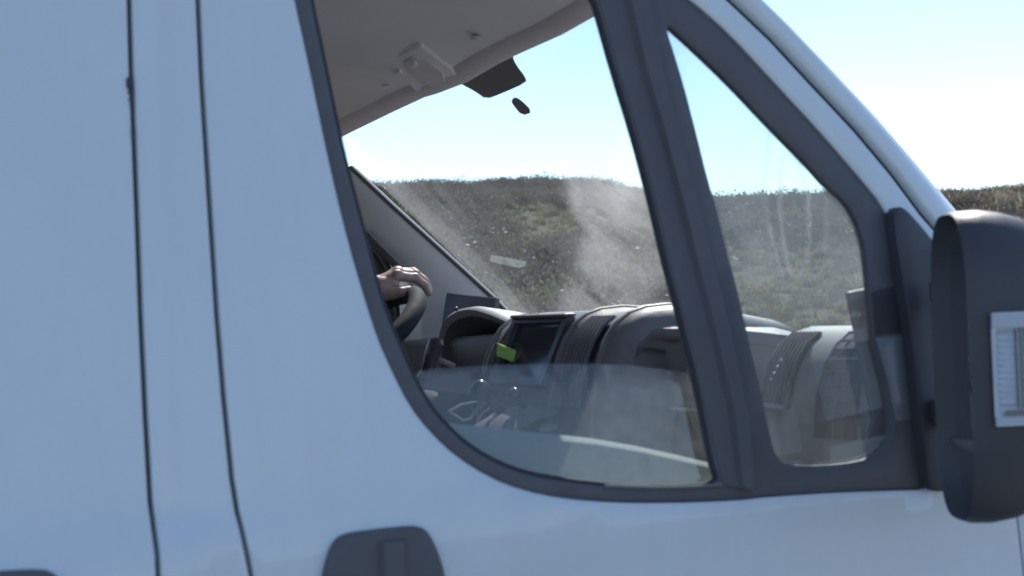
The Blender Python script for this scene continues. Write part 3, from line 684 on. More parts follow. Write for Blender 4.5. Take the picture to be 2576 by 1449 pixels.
# ================================================================= dashboard
prof = [(2.16,1.40),(2.05,1.455),(1.9,1.497),(1.80,1.503),(1.745,1.498),(1.735,1.485),(1.75,1.44),(1.77,1.38),(1.76,1.30),(1.72,1.24),(1.74,1.05),(1.85,.8),(1.95,.62)]
rows = []
for k in range(41):
    y = .12+1.80*k/40; s = (y-1.02)/.9
    cut = max(0, min(1, (.66-y)/.06))     # the passenger side is set back behind the shelf and the end pod
    rows.append([V((x+(.12*(1-s*s) if i < 2 else .05*(1-s*s) if i == 2 else 0)+(cut*(.16 if i in (4, 5, 6, 7) else .10) if 3 <= i <= 8 else 0), y, z+(.012*math.cos(s*2) if i in (2, 3, 4) else 0)-cut*(.03 if i < 6 else 0))) for i, (x, z) in enumerate(prof)])
mb = MB(); mb.loft(rows, False); dash = mb.build('dashboard', DASH, P, 50)
# centre stack: rounded console that swells towards the cabin
def stack_prof(y, dx=0., dz=0., n=18):
    pts = [(1.99,1.515),(1.85,1.543),(1.76,1.551),(1.71,1.548),(1.675,1.538),(1.648,1.520),(1.628,1.495),(1.612,1.462),(1.600,1.42),(1.590,1.37),(1.585,1.31),(1.60,1.22),(1.66,1.05)]
    return [V((x+dx, y, z+dz)) for x, z in pts]
mb = MB(); rows = []
for y, dx, dz in ((1.235,.06,-.05),(1.225,.02,-.018),(1.21,.004,-.004),(1.195,0,0),(.91,0,0),(.90,-.006,.004),(.885,-.006,.004),(.87,.004,-.003),(.765,.004,-.003),(.75,-.006,.004),(.72,-.006,.004),(.70,.004,-.004),(.685,.03,-.02),(.675,.07,-.04),(.67,.12,-.07)):
    rows.append(stack_prof(y, dx, dz))
mb.loft(rows, False); mb.build('centre_console', DASH, dash, 45)
# left border of the console: two bright edge lines
for yy, rr in ((1.205, .0035), (1.165, .0022), (1.150, .0022)):
    m = MB(); m.tube([p+V((-.002, 0, .001)) for p in stack_prof(yy)[3:11]], rr, 6); m.build('console_trim', DASHD if rr < .003 else SATIN, dash)
# head unit: bezel frame, visor lip and screen on the slope of the console
A0, A1 = V((1.655, 1.13, 1.538)), V((1.655, .905, 1.538)); B0, B1 = V((1.588, 1.13, 1.405)), V((1.588, .905, 1.405))
nrm = (A1-A0).cross(B0-A0).normalized()
if nrm.x > 0: nrm = -nrm
ey = (A1-A0)/2; ez = (B0-A0)/2; c = (A0+B1)/2
def frame_mesh(name, c, ex, ey, w, h, nrm, mt, parent):
    m = MB(); lo = []
    for k, d in ((1.0, 0), (1.0, h), (1-w, h), (1-w-.02, h*.2)):
        e1 = ex*(1-(1-k)*ey.length/ex.length) if ex.length > ey.length else ex*k; e2 = ey*k if ex.length > ey.length else ey*(1-(1-k)*ex.length/ey.length)
        lo.append([c+e1*sx+e2*sy+nrm*d for sx, sy in ((1, 1), (-1, 1), (-1, -1), (1, -1))])
    m.loft(lo, True); return m.build(name, mt, parent, 20)
frame_mesh('head_unit', c, ey, ez, .22, .018, nrm, GLOSSB, dash)
SCREEN = mat('screen_glass', (.05, .05, .055), .08, .8, noise_amt=.3, noise_scale=30)
m = MB(); m.box(c+nrm*.005, ey*.93, ez*.85, nrm*.002, 0); m.build('screen', SCREEN, dash, 0)
m = MB(); m.box(A0.lerp(A1, .5)+V((-.012, 0, .006)), V((.014, 0, .0)), (A1-A0)*.5, V((0, 0, .004)), .003); m.build('head_unit_lip', DASHD, dash)
# centre vents: recessed panel with tilted slats
def vent(y0, y1, parent, k0, k1, nsl, dx0=0):
    P0 = stack_prof(y0, -.001); P1 = stack_prof(y1, -.001)
    m = MB(); m.loft([[p+V((-.003, 0, .001)) for p in P0[k0:k1]], [p+V((-.003, 0, .001)) for p in P1[k0:k1]]], False); m.build('vent_panel', GAP, parent)
    for i in range(nsl):
        t = (i+.5)/nsl; y = y0+(y1-y0)*t
        pp = stack_prof(y, -.006)[k0:k1]
        rws = [[p+V((0, .0022, 0)), p+V((-.006, .0016, .003)), p+V((-.006, -.0016, .003)), p+V((0, -.0022, 0))] for p in pp]
        q = MB(); q.loft(rws, False); q.build('slat', DASH, parent, 30)
vent(.862, .775, dash, 4, 10, 7)
for yy in (.892, .735):
    m = MB(); m.tube([p+V((-.006, 0, .003)) for p in stack_prof(yy)[1:11]], .006, 8); m.build('console_rib', DASH, dash)
q = MB(); q.ball((1.612, .79, 1.455), .006); q.build('vent_knob', SATIN, dash)
# passenger shelf lip
lip = [at(1598,905,.60), at(1603,880,.60), at(1613,855,.60), at(1632,838,.595), at(1660,832,.58), at(1730,833,.54), at(1800,838,.525), at(1880,846,.515), at(1970,856,.505), at(2060,867,.50)]
mb = MB(); mb.loft([[p+V((.10, .0, -.004)) for p in lip], [p+V((.03, 0, .006)) for p in lip], [p+V((.004, 0, .004)) for p in lip], [p+V((-.004, 0, -.004)) for p in lip], [p+V((.002, 0, -.012)) for p in lip], [p+V((.05, .0, -.02)) for p in lip], [p+V((.06, .0, -.13)) for p in lip]], False)
mb.build('shelf_lip', DASH, dash, 45)
mb = MB(); mb.loft([[p+V((.03, 0, -.012)) for p in lip[5:]], [p+V((-.005, 0, -.06)) for p in lip[5:]], [p+V((-.012, 0, -.13)) for p in lip[5:]], [p+V((.03, 0, -.22)) for p in lip[5:]]], False); mb.build('glovebox_lid', DASHD, dash)
mb = MB(); mb.tube([at(1685,1028,.5), at(1730,1031,.49), at(1778,1035,.48)], .0032, 8); mb.build('glovebox_handle', SATIN, dash)
# near end pod: vent and side grille
pod_o = [(1918,1020),(1935,965),(1960,915),(1995,875),(2035,848),(2090,833),(2150,825),(2205,822),(2262,830),(2300,850)]
ys = [.42, .41, .40, .385, .365, .33, .29, .25, .20, .15]
top = [at(px, py, y) for (px, py), y in zip(pod_o, ys)]
# pod: profile in x-z, swept over y from .44 to .12
def pod_prof(y):
    k = (y-.13)/.31; dx = -.005+.03*abs(k-.5)
    pts = [(1.99,1.475),(1.90,1.502),(1.845,1.508),(1.80,1.498),(1.770,1.478),(1.748,1.450),(1.732,1.415),(1.722,1.375),(1.718,1.33),(1.725,1.28),(1.75,1.22)]
    return [V((x+dx+(.10 if k > 1.0 else 0), y, z-(.02 if k > 1. else 0))) for x, z in pts]
mb = MB(); mb.loft([[p+V((.05, 0, -.02)) for p in pod_prof(.45)], [p+V((.012, 0, -.004)) for p in pod_prof(.44)], pod_prof(.43), pod_prof(.40), pod_prof(.30), pod_prof(.2), pod_prof(.13), [p+V((.06, 0, -.03)) for p in pod_prof(.10)]], False)
mb.build('end_pod', mat('grey_dash_end', (.34, .34, .335), .5, .5, noise_amt=.15, noise_scale=25, bump=.4, bump_scale=450), dash, 45)
m = MB(); m.loft([[p+V((-.003, 0, .001)) for p in pod_prof(.415)[3:8]], [p+V((-.003, 0, .001)) for p in pod_prof(.325)[3:8]]], False); m.build('vent_panel', GAP, dash)
for i in range(8):
    y = .41-.08*i/7
    rws = [[p+V((-.003, .0022, 0)), p+V((-.010, .0016, .003)), p+V((-.010, -.0016, .003)), p+V((-.003, -.0022, 0))] for p in pod_prof(y)[3:8]]
    q = MB(); q.loft(rws, False); q.build('slat', DASH, dash, 30)
for i in range(4):
    q = MB(); q.ball(pod_prof(.385-.004*i)[6].lerp(pod_prof(.385-.004*i)[5], .3*i+.1)+V((-.010, 0, .004)), .0035); q.build('vent_stud', CHROME, dash)
q = MB(); q.tube([pod_prof(.42)[7]+V((-.008, 0, .0)), pod_prof(.38)[7]+V((-.014, 0, .004)), pod_prof(.33)[7]+V((-.008, 0, 0))], .006, 8); q.build('vent_wheel', SATIN, dash)
m = MB(); m.loft([[p+V((-.002, 0, .001)) for p in pod_prof(.255)[3:9]], [p+V((-.002, 0, .001)) for p in pod_prof(.165)[3:9]]], False); m.build('grille_panel', DASHD, dash)
for i in range(5):
    q = MB(); q.tube([p+V((-.004, 0, .001)) for p in pod_prof(.255-.0225*i)[3:9]], .0012, 5); q.build('grille_bar', DASH, dash)
for i in range(8):
    k = 3+i*.6; a = int(k); t = k-a; f = lambda y: pod_prof(y)[a].lerp(pod_prof(y)[a+1], t)+V((-.004, 0, .001))
    q = MB(); q.tube([f(.257), f(.21), f(.163)], .0012, 5); q.build('grille_bar', DASH, dash)
# instrument hood
rim_px = [(1098,935,1.665),(1103,880,1.66),(1110,825,1.64),(1124,798,1.61),(1150,779,1.56),(1185,772,1.49),(1220,780,1.42),(1260,796,1.345),(1300,816,1.28),(1325,832,1.235),(1332,870,1.215)]
rim = [at(*p) for p in chaikin(rim_px, 2, False)]
cen = V((1.72, 1.45, 1.44))
outer = [p+V((.0, 0, 0)) for p in rim]
mb = MB()
back = [V((p.x+.24, 1.45+(p.y-1.45)*1.05, 1.43+(p.z-1.43)*.55)) for p in rim]
mid = [V((p.x+.10, 1.45+(p.y-1.45)*1.03, 1.43+(p.z-1.43)*.92)) for p in rim]
inn = [V((p.x+.004, 1.45+(p.y-1.45)*.95, 1.43+(p.z-1.43)*.86)) for p in rim]
inn2 = [V((p.x+.12, 1.45+(p.y-1.45)*.80, 1.41+(p.z-1.43)*.62)) for p in rim]
mb.loft([back, mid, [p+V((.02, 0, .002)) for p in rim], rim, [p.lerp(q, .25)+V((-.006, 0, 0)) for p, q in zip(rim, inn)], inn], False); hood = mb.build('instrument_hood', mat('hood_plastic', (.30, .295, .305), .5, .5, noise_amt=.12, noise_scale=25, bump=.4, bump_scale=450), dash, 50)
mb = MB(); mb.loft([inn, inn2], False); mb.build('hood_lining', DASHD, dash)
DIAL = mat('instrument_glass', (.11, .105, .07), .12, .6, noise_amt=.5, noise_scale=14, var=(.06, .055, .045))  # base colour paints the reflected green-brown landscape into the glass
mb = MB(); lo = [p+V((-.012, 0, 0)) for p in inn2]+[V((inn2[-1].x-.03, inn2[-1].y, 1.36)), V((inn2[0].x-.03, inn2[0].y, 1.36))]; mb.add(lo, [tuple(range(len(lo)))]); mb.build('instrument_glass', DIAL, dash, 0)
for yy in (1.53, 1.38):
    q = MB(); q.loft([[V((inn2[20].x-.016+.0*k, yy+r*math.cos(2*math.pi*k/24), 1.445+r*math.sin(2*math.pi*k/24))) for k in range(24)] for r in (.056, .052)], True); q.build('dial_ring', SATIN, dash)
q = MB(); q.ball(at(1150,777,1.555)+V((-.002, 0, 0)), .005); q.build('light_sensor', GLOSSB, dash)
# lower dash: gear console, knob, lever, cup recess
mb = MB(); rows = []
for x, z, w in ((1.42,1.16,.06),(1.44,1.28,.075),(1.48,1.345,.085),(1.54,1.372,.09),(1.62,1.38,.095)):
    rows.append([V((x, .95+w*c_, z-.02*(1-abs(s_))+.02*s_*0)) for c_, s_ in ((1, 0), (.7, .7), (0, 1), (-.7, .7), (-1, 0))])
mb.loft(rows, False); mb.build('gear_console', DASHD, dash, 40)
mb = MB(); mb.tube([(1.53, .98, 1.36), (1.50, .98, 1.385), (1.485, .98, 1.40)], [.009, .008, .008], 8); mb.ball((1.48, .98, 1.405), .02, sx=1, sy=1, sz=1.1); mb.build('gear_lever', GLOSSB, dash)
mb = MB(); mb.tube([(1.56, .93, 1.36), (1.53, .93, 1.39)], .006, 8); mb.ball((1.527, .93, 1.397), .013); mb.build('hand_lever', GLOSSB, dash)
mb = MB(); mb.tube([at(1130,1035,1.10), at(1160,1018,1.09), at(1195,1012,1.08), at(1228,1014,1.07), at(1200,1030,1.07), at(1185,1052,1.07), at(1165,1058,1.08), at(1130,1035,1.10)], .003, 6); mb.build('gaiter_trim', SATIN, dash)
mb = MB(); mb.tube([at(1202,1060,1.02), at(1212,1042,1.02), at(1232,1028,1.02)], .003, 6); mb.build('gaiter_trim', SATIN, dash)
mb = MB(); lo = [at(px, py, .72) for px, py in chaikin([(1352,1076),(1370,1064),(1398,1066),(1404,1072),(1390,1078),(1362,1082)], 2)]; lo2 = [p+V((.02, .03, -.004)) for p in lo]
mb.loft([lo, [p+V((0, 0, -.004)) for p in lo]], True); mb.add(lo, [tuple(range(len(lo)))]); mb.build('tray_glint', SATIN, dash)  # silver flake painted in for a sunlit corner of the tray
# ---- steering wheel
T = at(1024, 741, 1.47); e2 = V((.80, 0, .60)).normalized(); e1 = V((0, -1, 0)); RW = .195; wc = T-e2*RW; wn = e1.cross(e2)
if wn.x > 0: wn = -wn
mb = MB(); mb.tube([wc+(e1*math.cos(a)+e2*math.sin(a))*RW for a in [2*math.pi*k/64 for k in range(64)]], .0205, 16, closed=True)
wheel = mb.build('steering_wheel', LEATHER, P, 60)
mb = MB()
for a in (math.radians(15), math.radians(165), math.radians(270)):
    d = e1*math.cos(a)+e2*math.sin(a); mb.tube([wc-wn*.03+d*.04, wc-wn*.02+d*.12, wc+d*(RW-.008)], [.030, .022, .016], 8, flat=.5)
mb.build('spoke', DASHD, wheel)
mb = MB(); mb.loft([[wc+wn*h+(e1*math.cos(a)+e2*math.sin(a))*r for a in [2*math.pi*k/28 for k in range(28)]] for r, h in ((.085, -.05), (.09, -.02), (.075, 0), (.04, .008), (.002, .01))], True); mb.build('hub', DASHD, wheel)
mb = MB(); mb.tube([wc-wn*.04+V((0, 0, -.02)), wc-wn*.12+V((0, 0, -.03)), V((1.72, 1.45, 1.31))], [.045, .05, .06], 14); mb.build('column_shroud', LEATHER, wheel)
mb = MB(); a = at(1074, 940, 1.29); b = at(1084, 895, 1.29); c2 = at(1098, 862, 1.285)
mb.tube([wc-wn*.06+e1*.05, a+V((0, .05, -.02)), a, b, c2, c2+V((.004, 0, .008))], [.009, .012, .017, .018, .0215, .013], 12, flat=.6); mb.build('column_stalk', GLOSSB, wheel)
mb = MB(); mb.tube([at(1105,905,1.33), at(1145,922,1.30)], .006, 8, flat=.5); mb.build('shroud_glint', SATIN, wheel)  # silver strip stands in for sunlight on the edge of the shroud
# ---- seats
def seat(y):
    m = MB(); m.box((.98, y, 1.0), (.26, 0, 0), (0, .24, 0), (-.0, 0, .09), .05); m.box((.74, y, 1.36), (.075, 0, .02), (0, .23, 0), (-.06, 0, .33), .05); s = m.build('seat', SEATM, P, 50)
    m = MB(); m.box((.66, y, 1.80), (.05, 0, 0), (0, .13, 0), (-.01, 0, .09), .03); m.build('headrest', SEATM, s, 50)
    m = MB(); m.box((.98, y, .76), (.2, 0, 0), (0, .2, 0), (0, 0, .15), .02); m.build('seat_base', DASHD, s)
seat(.48); seat(1.50)

# ================================================================= wing mirror
u = V((.455, .8905, 0)); nf = V((-.8905, .455, 0)); Mc = at(2404, 922, -.2)
HW, HH = .095, .208
def mloop(k, kz, d, n=56, du=0, dz=0):
    out = []
    for i in range(n):
        a = 2*math.pi*i/n; ca, sa = math.cos(a), math.sin(a); ex = .62 if sa > 0 else .55
        x = math.copysign(abs(ca)**ex, ca); z = math.copysign(abs(sa)**.62, sa)
        out.append(Mc+u*(HW*k*x+du)+V((0, 0, HH*kz*z+dz))-nf*d)
    return out
mb = MB()
mb.loft([mloop(.86, .93, .022), mloop(.93, .965, .002), mloop(.97, .985, -.006), mloop(1.0, 1.0, .002), mloop(1.02, 1.005, .03), mloop(1.0, .985, .06, du=.004), mloop(.94, .945, .09, du=.008), mloop(.82, .87, .118, du=.012), mloop(.6, .72, .140, du=.014), mloop(.3, .45, .150, du=.014), mloop(.01, .01, .152, du=.014)], True)
MTRIM = mat('black_mirror_plastic', (.07, .07, .08), .45, .5, noise_amt=.2, noise_scale=14, bump=.2, bump_scale=500)
mir = mb.build('wing_mirror', MTRIM, P, 60)
lp = mloop(.87, .94, .020)
up_l = [p for p in lp]
zsplit = at(2420, 1122, -.2).z
def clip(loop, zc, above):
    out = []
    for a, b in zip(loop, loop[1:]+loop[:1]):
        ia = (a.z > zc) == above; ib = (b.z > zc) == above
        if ia: out.append(a)
        if ia != ib: out.append(a.lerp(b, (zc-a.z)/(b.z-a.z)))
    return out
for ab, off in ((True, .004), (False, -.004)):
    lo = [p for p in clip(lp, zsplit+off, ab)]; m = MB(); m.add([p+nf*.001 for p in lo], [tuple(range(len(lo)))]); m.build('mirror_glass', MIRROR, mir, 0)
m = MB(); m.box(V((Mc.x, Mc.y, zsplit))-nf*.016, u*HW*.86, V((0, 0, .006)), nf*.006, .002); m.build('glass_divider', DASHD, mir)
# indicator lamp in the outer side of the housing
lu = -u; lf = -nf
def lp_pt(d, z, o): return Mc+lf*d+lu*(HW*(1.02 if d < .05 else 1.02-.08*((d-.05)/.06)**1.5)+o)+V((0, 0, z))
z1 = at(2490, 786, -.26).z-Mc.z; z0 = at(2490, 1066, -.26).z-Mc.z
d0, d1 = .020, .118
m = MB(); m.loft([[lp_pt(d0, z1, .000), lp_pt(d0, z1, .004), lp_pt(d0, z0, .004), lp_pt(d0, z0, .000)]]+[[lp_pt(d, z1, -.004), lp_pt(d, z1, .001), lp_pt(d, z0, .001), lp_pt(d, z0, -.004)] for d in (.033, .06, .09, d1)], False); SILV = mat('silvered_reflector', (.82, .86, .92), .22, .6, .15, coat=.6, noise_amt=.12, noise_scale=90); m.build('lamp_reflector', SILV, mir, 20)
m = MB()
for zz, hh in ((z1-.010, .010), (z0+.006, .006)):
    for d in (0,): m.loft([[lp_pt(dd, zz-hh, .001), lp_pt(dd, zz-hh, .011), lp_pt(dd, zz+hh, .011), lp_pt(dd, zz+hh, .001)] for dd in (d0, .05, .08, d1)], False)
m.loft([[lp_pt(d0, z0, .001), lp_pt(d0, z0, .011), lp_pt(d0, z1, .011), lp_pt(d0, z1, .001)], [lp_pt(d0+.004, z0, .001), lp_pt(d0+.004, z0, .012), lp_pt(d0+.004, z1, .012), lp_pt(d0+.004, z1, .001)]], False)
m.build('lamp_surround', mat('pale_lamp_plastic', (.62, .65, .70), .25, .5, coat=.4), mir, 30)
for i in range(11):
    d = d0+.032+i*.0056; m = MB(); m.loft([[lp_pt(d-.0016, zz, .001), lp_pt(d, zz, .007), lp_pt(d+.0016, zz, .001)] for zz in (z0+.022, z1-.021)], False); m.build('lens_rib', CHROME if i % 2 else SATIN, mir, 20)
for i in range(12):
    zz = z0+.028+(z1-z0-.055)*i/11; m = MB(); m.loft([[lp_pt(dd, zz-.0034, .001), lp_pt(dd, zz, .006), lp_pt(dd, zz+.0034, .001)] for dd in (d0+.008, d0+.018, d0+.029)], False); m.build('lens_rib', SILV, mir, 20)
m = MB(); m.loft([[lp_pt(dd, z0+.013, .002), lp_pt(dd, z0+.013, .009), lp_pt(dd, z0+.020, .009), lp_pt(dd, z0+.020, .002)] for dd in (d0+.016, .08, d1)], False); m.build('amber_strip', AMBER, mir, 20)
m = MB(); m.loft([[lp_pt(dd, z0+.002, .0125), lp_pt(dd, z1-.002, .0125)] for dd in (d0+.002, .05, .08, d1)], False); m.build('lamp_lens', LENS, mir)
# mirror foot on the door and its two arms
foot_px = [(2231,528),(2250,521),(2276,545),(2355,640),(2372,700),(2376,900),(2376,1225),(2350,1236),(2320,1230),(2306,1120),(2290,1000),(2268,803),(2251,699),(2232,580)]
sheet('mirror_foot', chaikin(FL(foot_px), 1), [], lambda x, z: side_y(x, z)-.020, .035, MTRIM, mir, grid=.03)
for (py0, py1) in ((700, 770), (1000, 1070)):
    a = at(2372, (py0+py1)/2, .0); b = Mc+u*.085-nf*.06; b.z = a.z; m = MB(); d = (b-a); hz = V((0, 0, .02)); w = d.cross(hz).normalized()*.022
    m.box((a+b)/2, d/2, w, hz, .006); m.build('mirror_arm', MTRIM, mir)
# inner sail panel behind the quarter pane's front edge
sp_px = [(2196,732),(2275,715),(2330,900),(2345,1225),(2200,1235),(2238,1130),(2262,1060),(2240,950)]
sheet('sail_panel', FL(sp_px), [], lambda x, z: side_y(x, z)+.055, .01, DASHD, door, grid=.03)

sheet('flange_sun_block', FL([(1940,1120),(1955,1146),(1985,1162),(2081,1167),(2170,1157),(2214,1140),(2246,1107),(2256,1060),(2330,1060),(2340,1300),(1930,1300)]), [], lambda x, z: side_y(x, z)+.021, .002, SEAL, door, grid=.03, lip=.0003)  # dark sheet added to keep sun off the window flange
sheet('sail_patch', FL([(2210,850),(2283,842),(2297,1057),(2260,1060),(2240,960)]), [], lambda x, z: side_y(x, z)+.0035, .003, mat('sail_reflection_grey', (.22, .23, .26), .3, .5, noise_amt=.1), door, grid=.03, lip=.001)  # pale sheet standing in for a reflection on the sail
sheet('sail_patch', FL([(2199,735),(2268,716),(2283,836),(2209,844)]), [], lambda x, z: side_y(x, z)+.0035, .003, GAP, door, grid=.03, lip=.001)

# ================================================================= loose things in the cab
nav = empty('navigation_display', at(1190, 800, 1.72)); tag(nav, 'small black flat navigation screen standing on the dashboard behind the instrument hood', 'screen')
a, b = at(1127, 740, 1.80), at(1254, 752, 1.66); d = (b-a)/2; c = (a+b)/2+V((-.010, 0, -.046)); hz = V((-.010, 0, -.048)); nn = d.cross(hz).normalized()
if nn.x > 0: nn = -nn
m = MB(); m.box(c, d, hz, nn*.009, .003); m.build('casing', GLOSSB, nav, 20)
m = MB(); m.box(c+nn*.0095, d*.92, hz*.88, nn*.001, 0); m.build('display', mat('dim_display', (.10, .11, .13), .15, .6, noise_amt=.2, noise_scale=20), nav, 0)
m = MB(); m.box(c+hz*.9-nn*.02, d*.3, V((.02, 0, -.02)), nn*.012, .003); m.build('foot', DASHD, nav)
tagp = empty('key_tag', at(1270, 895, 1.10)); tag(tagp, 'lime green plastic tag clipped on the centre console beside the dark screen', 'tag')
a, b = at(1254, 880, 1.12), at(1300, 898, 1.08); d = (b-a)/2; c = (a+b)/2; hz = V((-.002, 0, -.0125)); nn = d.cross(hz).normalized()
if nn.y > 0: nn = -nn
m = MB(); m.box(c+nn*.004, d, hz, nn*.004, .002); m.build('tag_body', GREEN, tagp, 20)
m = MB(); m.tube([c-d*1.0+hz*.5, c-d*1.22, c-d*1.2-hz*.8, c-d*.95-hz*.9], .0035, 8); m.build('clip', GLOSSB, tagp)
m = MB(); m.tube([c+d*.9-hz*.8, c+d*1.05-hz*1.7, c+d*1.2-hz*2.2], .004, 8); m.build('strap', GLOSSB, tagp)
m = MB(); m.loft([[c+nn*.0085-d*.35+(d.normalized()*math.cos(t)+hz.normalized()*math.sin(t))*r for t in [2*math.pi*k/16 for k in range(16)]] for r in (.0055, .004)], True); m.build('emblem', mat('pale_print', (.45, .62, .35), .5, .4), tagp)

# ================================================================= the driver
caps = []
def cap(p0, r0_, p1, r1_, reg): caps.append((V(p0), r0_, V(p1), r1_, reg))
pelvis, chest, neck, head = V((.93, 1.50, 1.18)), V((.86, 1.50, 1.52)), V((.87, 1.50, 1.70)), V((.90, 1.50, 1.83))
cap(pelvis+V((0, .08, 0)), .13, pelvis-V((0, .08, 0)), .13, 'j'); cap(pelvis, .155, (.88, 1.50, 1.38), .145, 'c')
cap(chest+V((0, .09, 0)), .125, chest-V((0, .09, 0)), .125, 'c'); cap((.88, 1.5, 1.38), .145, chest, .15, 'c')
cap((.86, 1.67, 1.59), .065, (.86, 1.33, 1.59), .065, 'c'); cap(chest, .1, neck, .06, 'c'); cap(neck, .058, head, .06, 's')
cap(head+V((-.02, 0, .03)), .092, head+V((.01, 0, -.02)), .08, 's'); cap(head+V((.03, 0, -.08)), .05, head+V((.02, 0, -.03)), .068, 's')
cap(head+V((.10, 0, .0)), .010, head+V((.118, 0, -.03)), .014, 's')
for sy in (-1, 1): cap(head+V((-.01, sy*.088, 0)), .012, head+V((-.015, sy*.094, .03)), .016, 's')
for sy in (-1, 1):
    hip = pelvis+V((.02, sy*.1, 0)); kn = V((1.36, 1.5+sy*.13, 1.20)); an = V((1.50, 1.5+sy*.12, .76))
    cap(hip, .095, kn, .062, 'j'); cap(kn, .06, an, .04, 'j'); cap(an+V((-.03, 0, -.05)), .04, an+V((.16, 0, -.06)), .034, 'c')
# left arm up to the top of the wheel rim
wr = at(946, 722, 1.505); el = V((1.27, 1.72, 1.46)); sh = V((.88, 1.69, 1.58))
cap(sh, .064, el, .05, 'c'); cap(el, .048, wr+(el-wr)*.28, .036, 'c'); FORE = len(caps); cap(wr+(el-wr)*.3, .032, wr, .027, 's')
# right arm resting towards the lower rim
wr2 = V((1.33, 1.30, 1.33)); el2 = V((1.10, 1.22, 1.24)); sh2 = V((.88, 1.31, 1.57))
cap(sh2, .064, el2, .05, 'c'); cap(el2, .048, wr2+(el2-wr2)*.28, .034, 'c'); cap(wr2+(el2-wr2)*.3, .031, wr2, .026, 's')
HAND0 = len(caps)
# left hand: palm, four fingers over the rim, thumb along its near side
fing = [  # knuckle, middle joint, end joint, tip (px, py), lateral y, radius
    ([(998,694),(1042,699),(1069,717),(1078,737)], 1.458, .0098),
    ([(1000,688),(1043,690),(1070,708),(1079,729)], 1.482, .0100),
    ([(999,685),(1038,685),(1064,701),(1074,722)], 1.506, .0096),
    ([(994,687),(1024,685),(1046,696),(1058,714)], 1.528, .0086)]
tips = []
for pts, y, r in fing:
    q = [at(px, py, y) for px, py in pts]
    cap(wr+V((.0, (y-1.49)*.45, .004)), .0165, q[0], r*1.18, 's'); cap(q[0], r*1.22, q[1], r*1.02, 's'); cap(q[1], r*1.06, q[2], r*.92, 's'); cap(q[2], r*.95, q[3], r*.80, 's'); tips.append(q)
    cap(q[0]+V((0, 0, .003)), r*1.18, q[0]+V((.004, 0, .003)), r*1.18, 's'); cap(q[1]+V((0, 0, .0015)), r*1.08, q[1]+V((.003, 0, .001)), r*1.08, 's'); cap(wr+V((.02, (y-1.49)*.55, .016)), .004, q[0]+V((-.004, 0, .009)), .005, 's')
cap(at(960,718,1.475), .020, at(985,712,1.468), .017, 's'); cap(at(960,712,1.51), .019, at(985,704,1.51), .016, 's')
th = [at(955,738,1.462), at(985,738,1.445), at(1008,735,1.432), at(1029,730,1.430)]
cap(th[0], .017, th[1], .0145, 's'); cap(th[1], .0145, th[2], .0118, 's'); cap(th[2], .0122, th[3], .0098, 's')
HAND1 = len(caps)
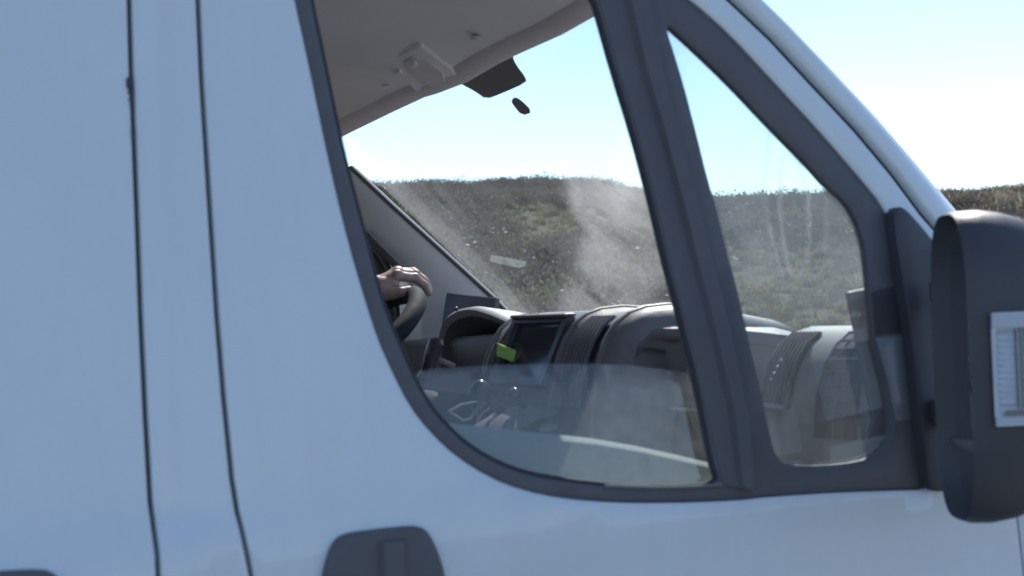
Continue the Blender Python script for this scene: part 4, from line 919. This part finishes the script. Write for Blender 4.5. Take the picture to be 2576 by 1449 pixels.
# right hand round the lower rim
for k in range(4):
    y = 1.235+.02*k; b = wr2+V((.065, (y-1.265)*.9, .035)); cap(wr2+V((.01, (y-1.265)*.5, .01)), .016, b, .0115, 's'); cap(b, .0108, b+V((.03, 0, -.012)), .0095, 's'); cap(b+V((.03, 0, -.012)), .0095, b+V((.025, 0, -.038)), .008, 's')
cap(wr2+V((.01, .03, .01)), .015, wr2+V((.05, .055, .02)), .0115, 's'); cap(wr2+V((.05, .055, .02)), .0112, wr2+V((.08, .055, .025)), .0092, 's')
def blend(cs, voxel, its):
    """grow one closed skin over overlapping tapered limbs"""
    mb = MB()
    for p0, ra, p1, rb, reg in cs:
        d = p1-p0; L = d.length; t = d/L if L > 1e-6 else V((0, 0, 1)); x = t.orthogonal().normalized(); y = t.cross(x); loops = []; nn_ = 14
        for i in range(1, 7):
            a = math.pi/2*(1-i/6); loops.append([p0-t*ra*math.sin(a)+(x*math.cos(2*math.pi*k/nn_)+y*math.sin(2*math.pi*k/nn_))*max(ra*math.cos(a), 1e-4) for k in range(nn_)])
        for i in range(0, 6):
            a = math.pi/2*(i/6); loops.append([p1+t*rb*math.sin(a)+(x*math.cos(2*math.pi*k/nn_)+y*math.sin(2*math.pi*k/nn_))*max(rb*math.cos(a), 1e-4) for k in range(nn_)])
        mb.loft(loops, True, True)
    tmp = mb.build('person_form', None, None, 0)
    rm = tmp.modifiers.new('r', 'REMESH'); rm.mode = 'VOXEL'; rm.voxel_size = voxel
    sm = tmp.modifiers.new('s', 'SMOOTH'); sm.factor = .5; sm.iterations = its
    dg = bpy.context.evaluated_depsgraph_get(); me = bpy.data.meshes.new_from_object(tmp.evaluated_get(dg)); bpy.data.objects.remove(tmp); return me
bm = bmesh.new(); bm.from_mesh(blend(caps[:HAND0]+caps[HAND1:], .005, 3)); bm.from_mesh(blend(caps[FORE:FORE+1]+caps[HAND0:HAND1], .0017, 3))
me = bpy.data.meshes.new('person'); bm.to_mesh(me); bm.free()
for m_ in (SKIN, CLOTH, JEANS): me.materials.append(m_)
def region(p):
    best = 9; rg = 's'
    for p0, ra, p1, rb, reg in caps:
        d = p1-p0; t = max(0, min(1, (p-p0).dot(d)/max(d.length_squared, 1e-9))); dist = (p-(p0+d*t)).length-(ra+(rb-ra)*t)
        if dist < best: best = dist; rg = reg
    return {'s': 0, 'c': 1, 'j': 2}[rg]
cells = {}
for p in me.polygons:
    c = p.center
    key = (int(c.x*100), int(c.y*100), int(c.z*100))
    if key not in cells: cells[key] = region(V(((key[0]+.5)/100, (key[1]+.5)/100, (key[2]+.5)/100)))
    p.material_index = cells[key]; p.use_smooth = True
drv = bpy.data.objects.new('person', me); COL.objects.link(drv)
tag(drv, 'driver in dark clothing with one hand over the top of the steering wheel', 'person')
mb = MB(); mb.ball(head+V((-.028, 0, .045)), .104, 20, 12, .98, .93, .92); mb.build('hair', HAIR, drv)
mb = MB(); a = th[3]; tdir = (th[3]-th[2]).normalized(); sd = tdir.cross(V((0, 1, 0))).normalized(); mb.box(a+V((-.001, -.0088, .001)), tdir*.0055, sd*.0042, V((0, .0012, 0)), .001); mb.build('thumb_nail', NAIL, drv)
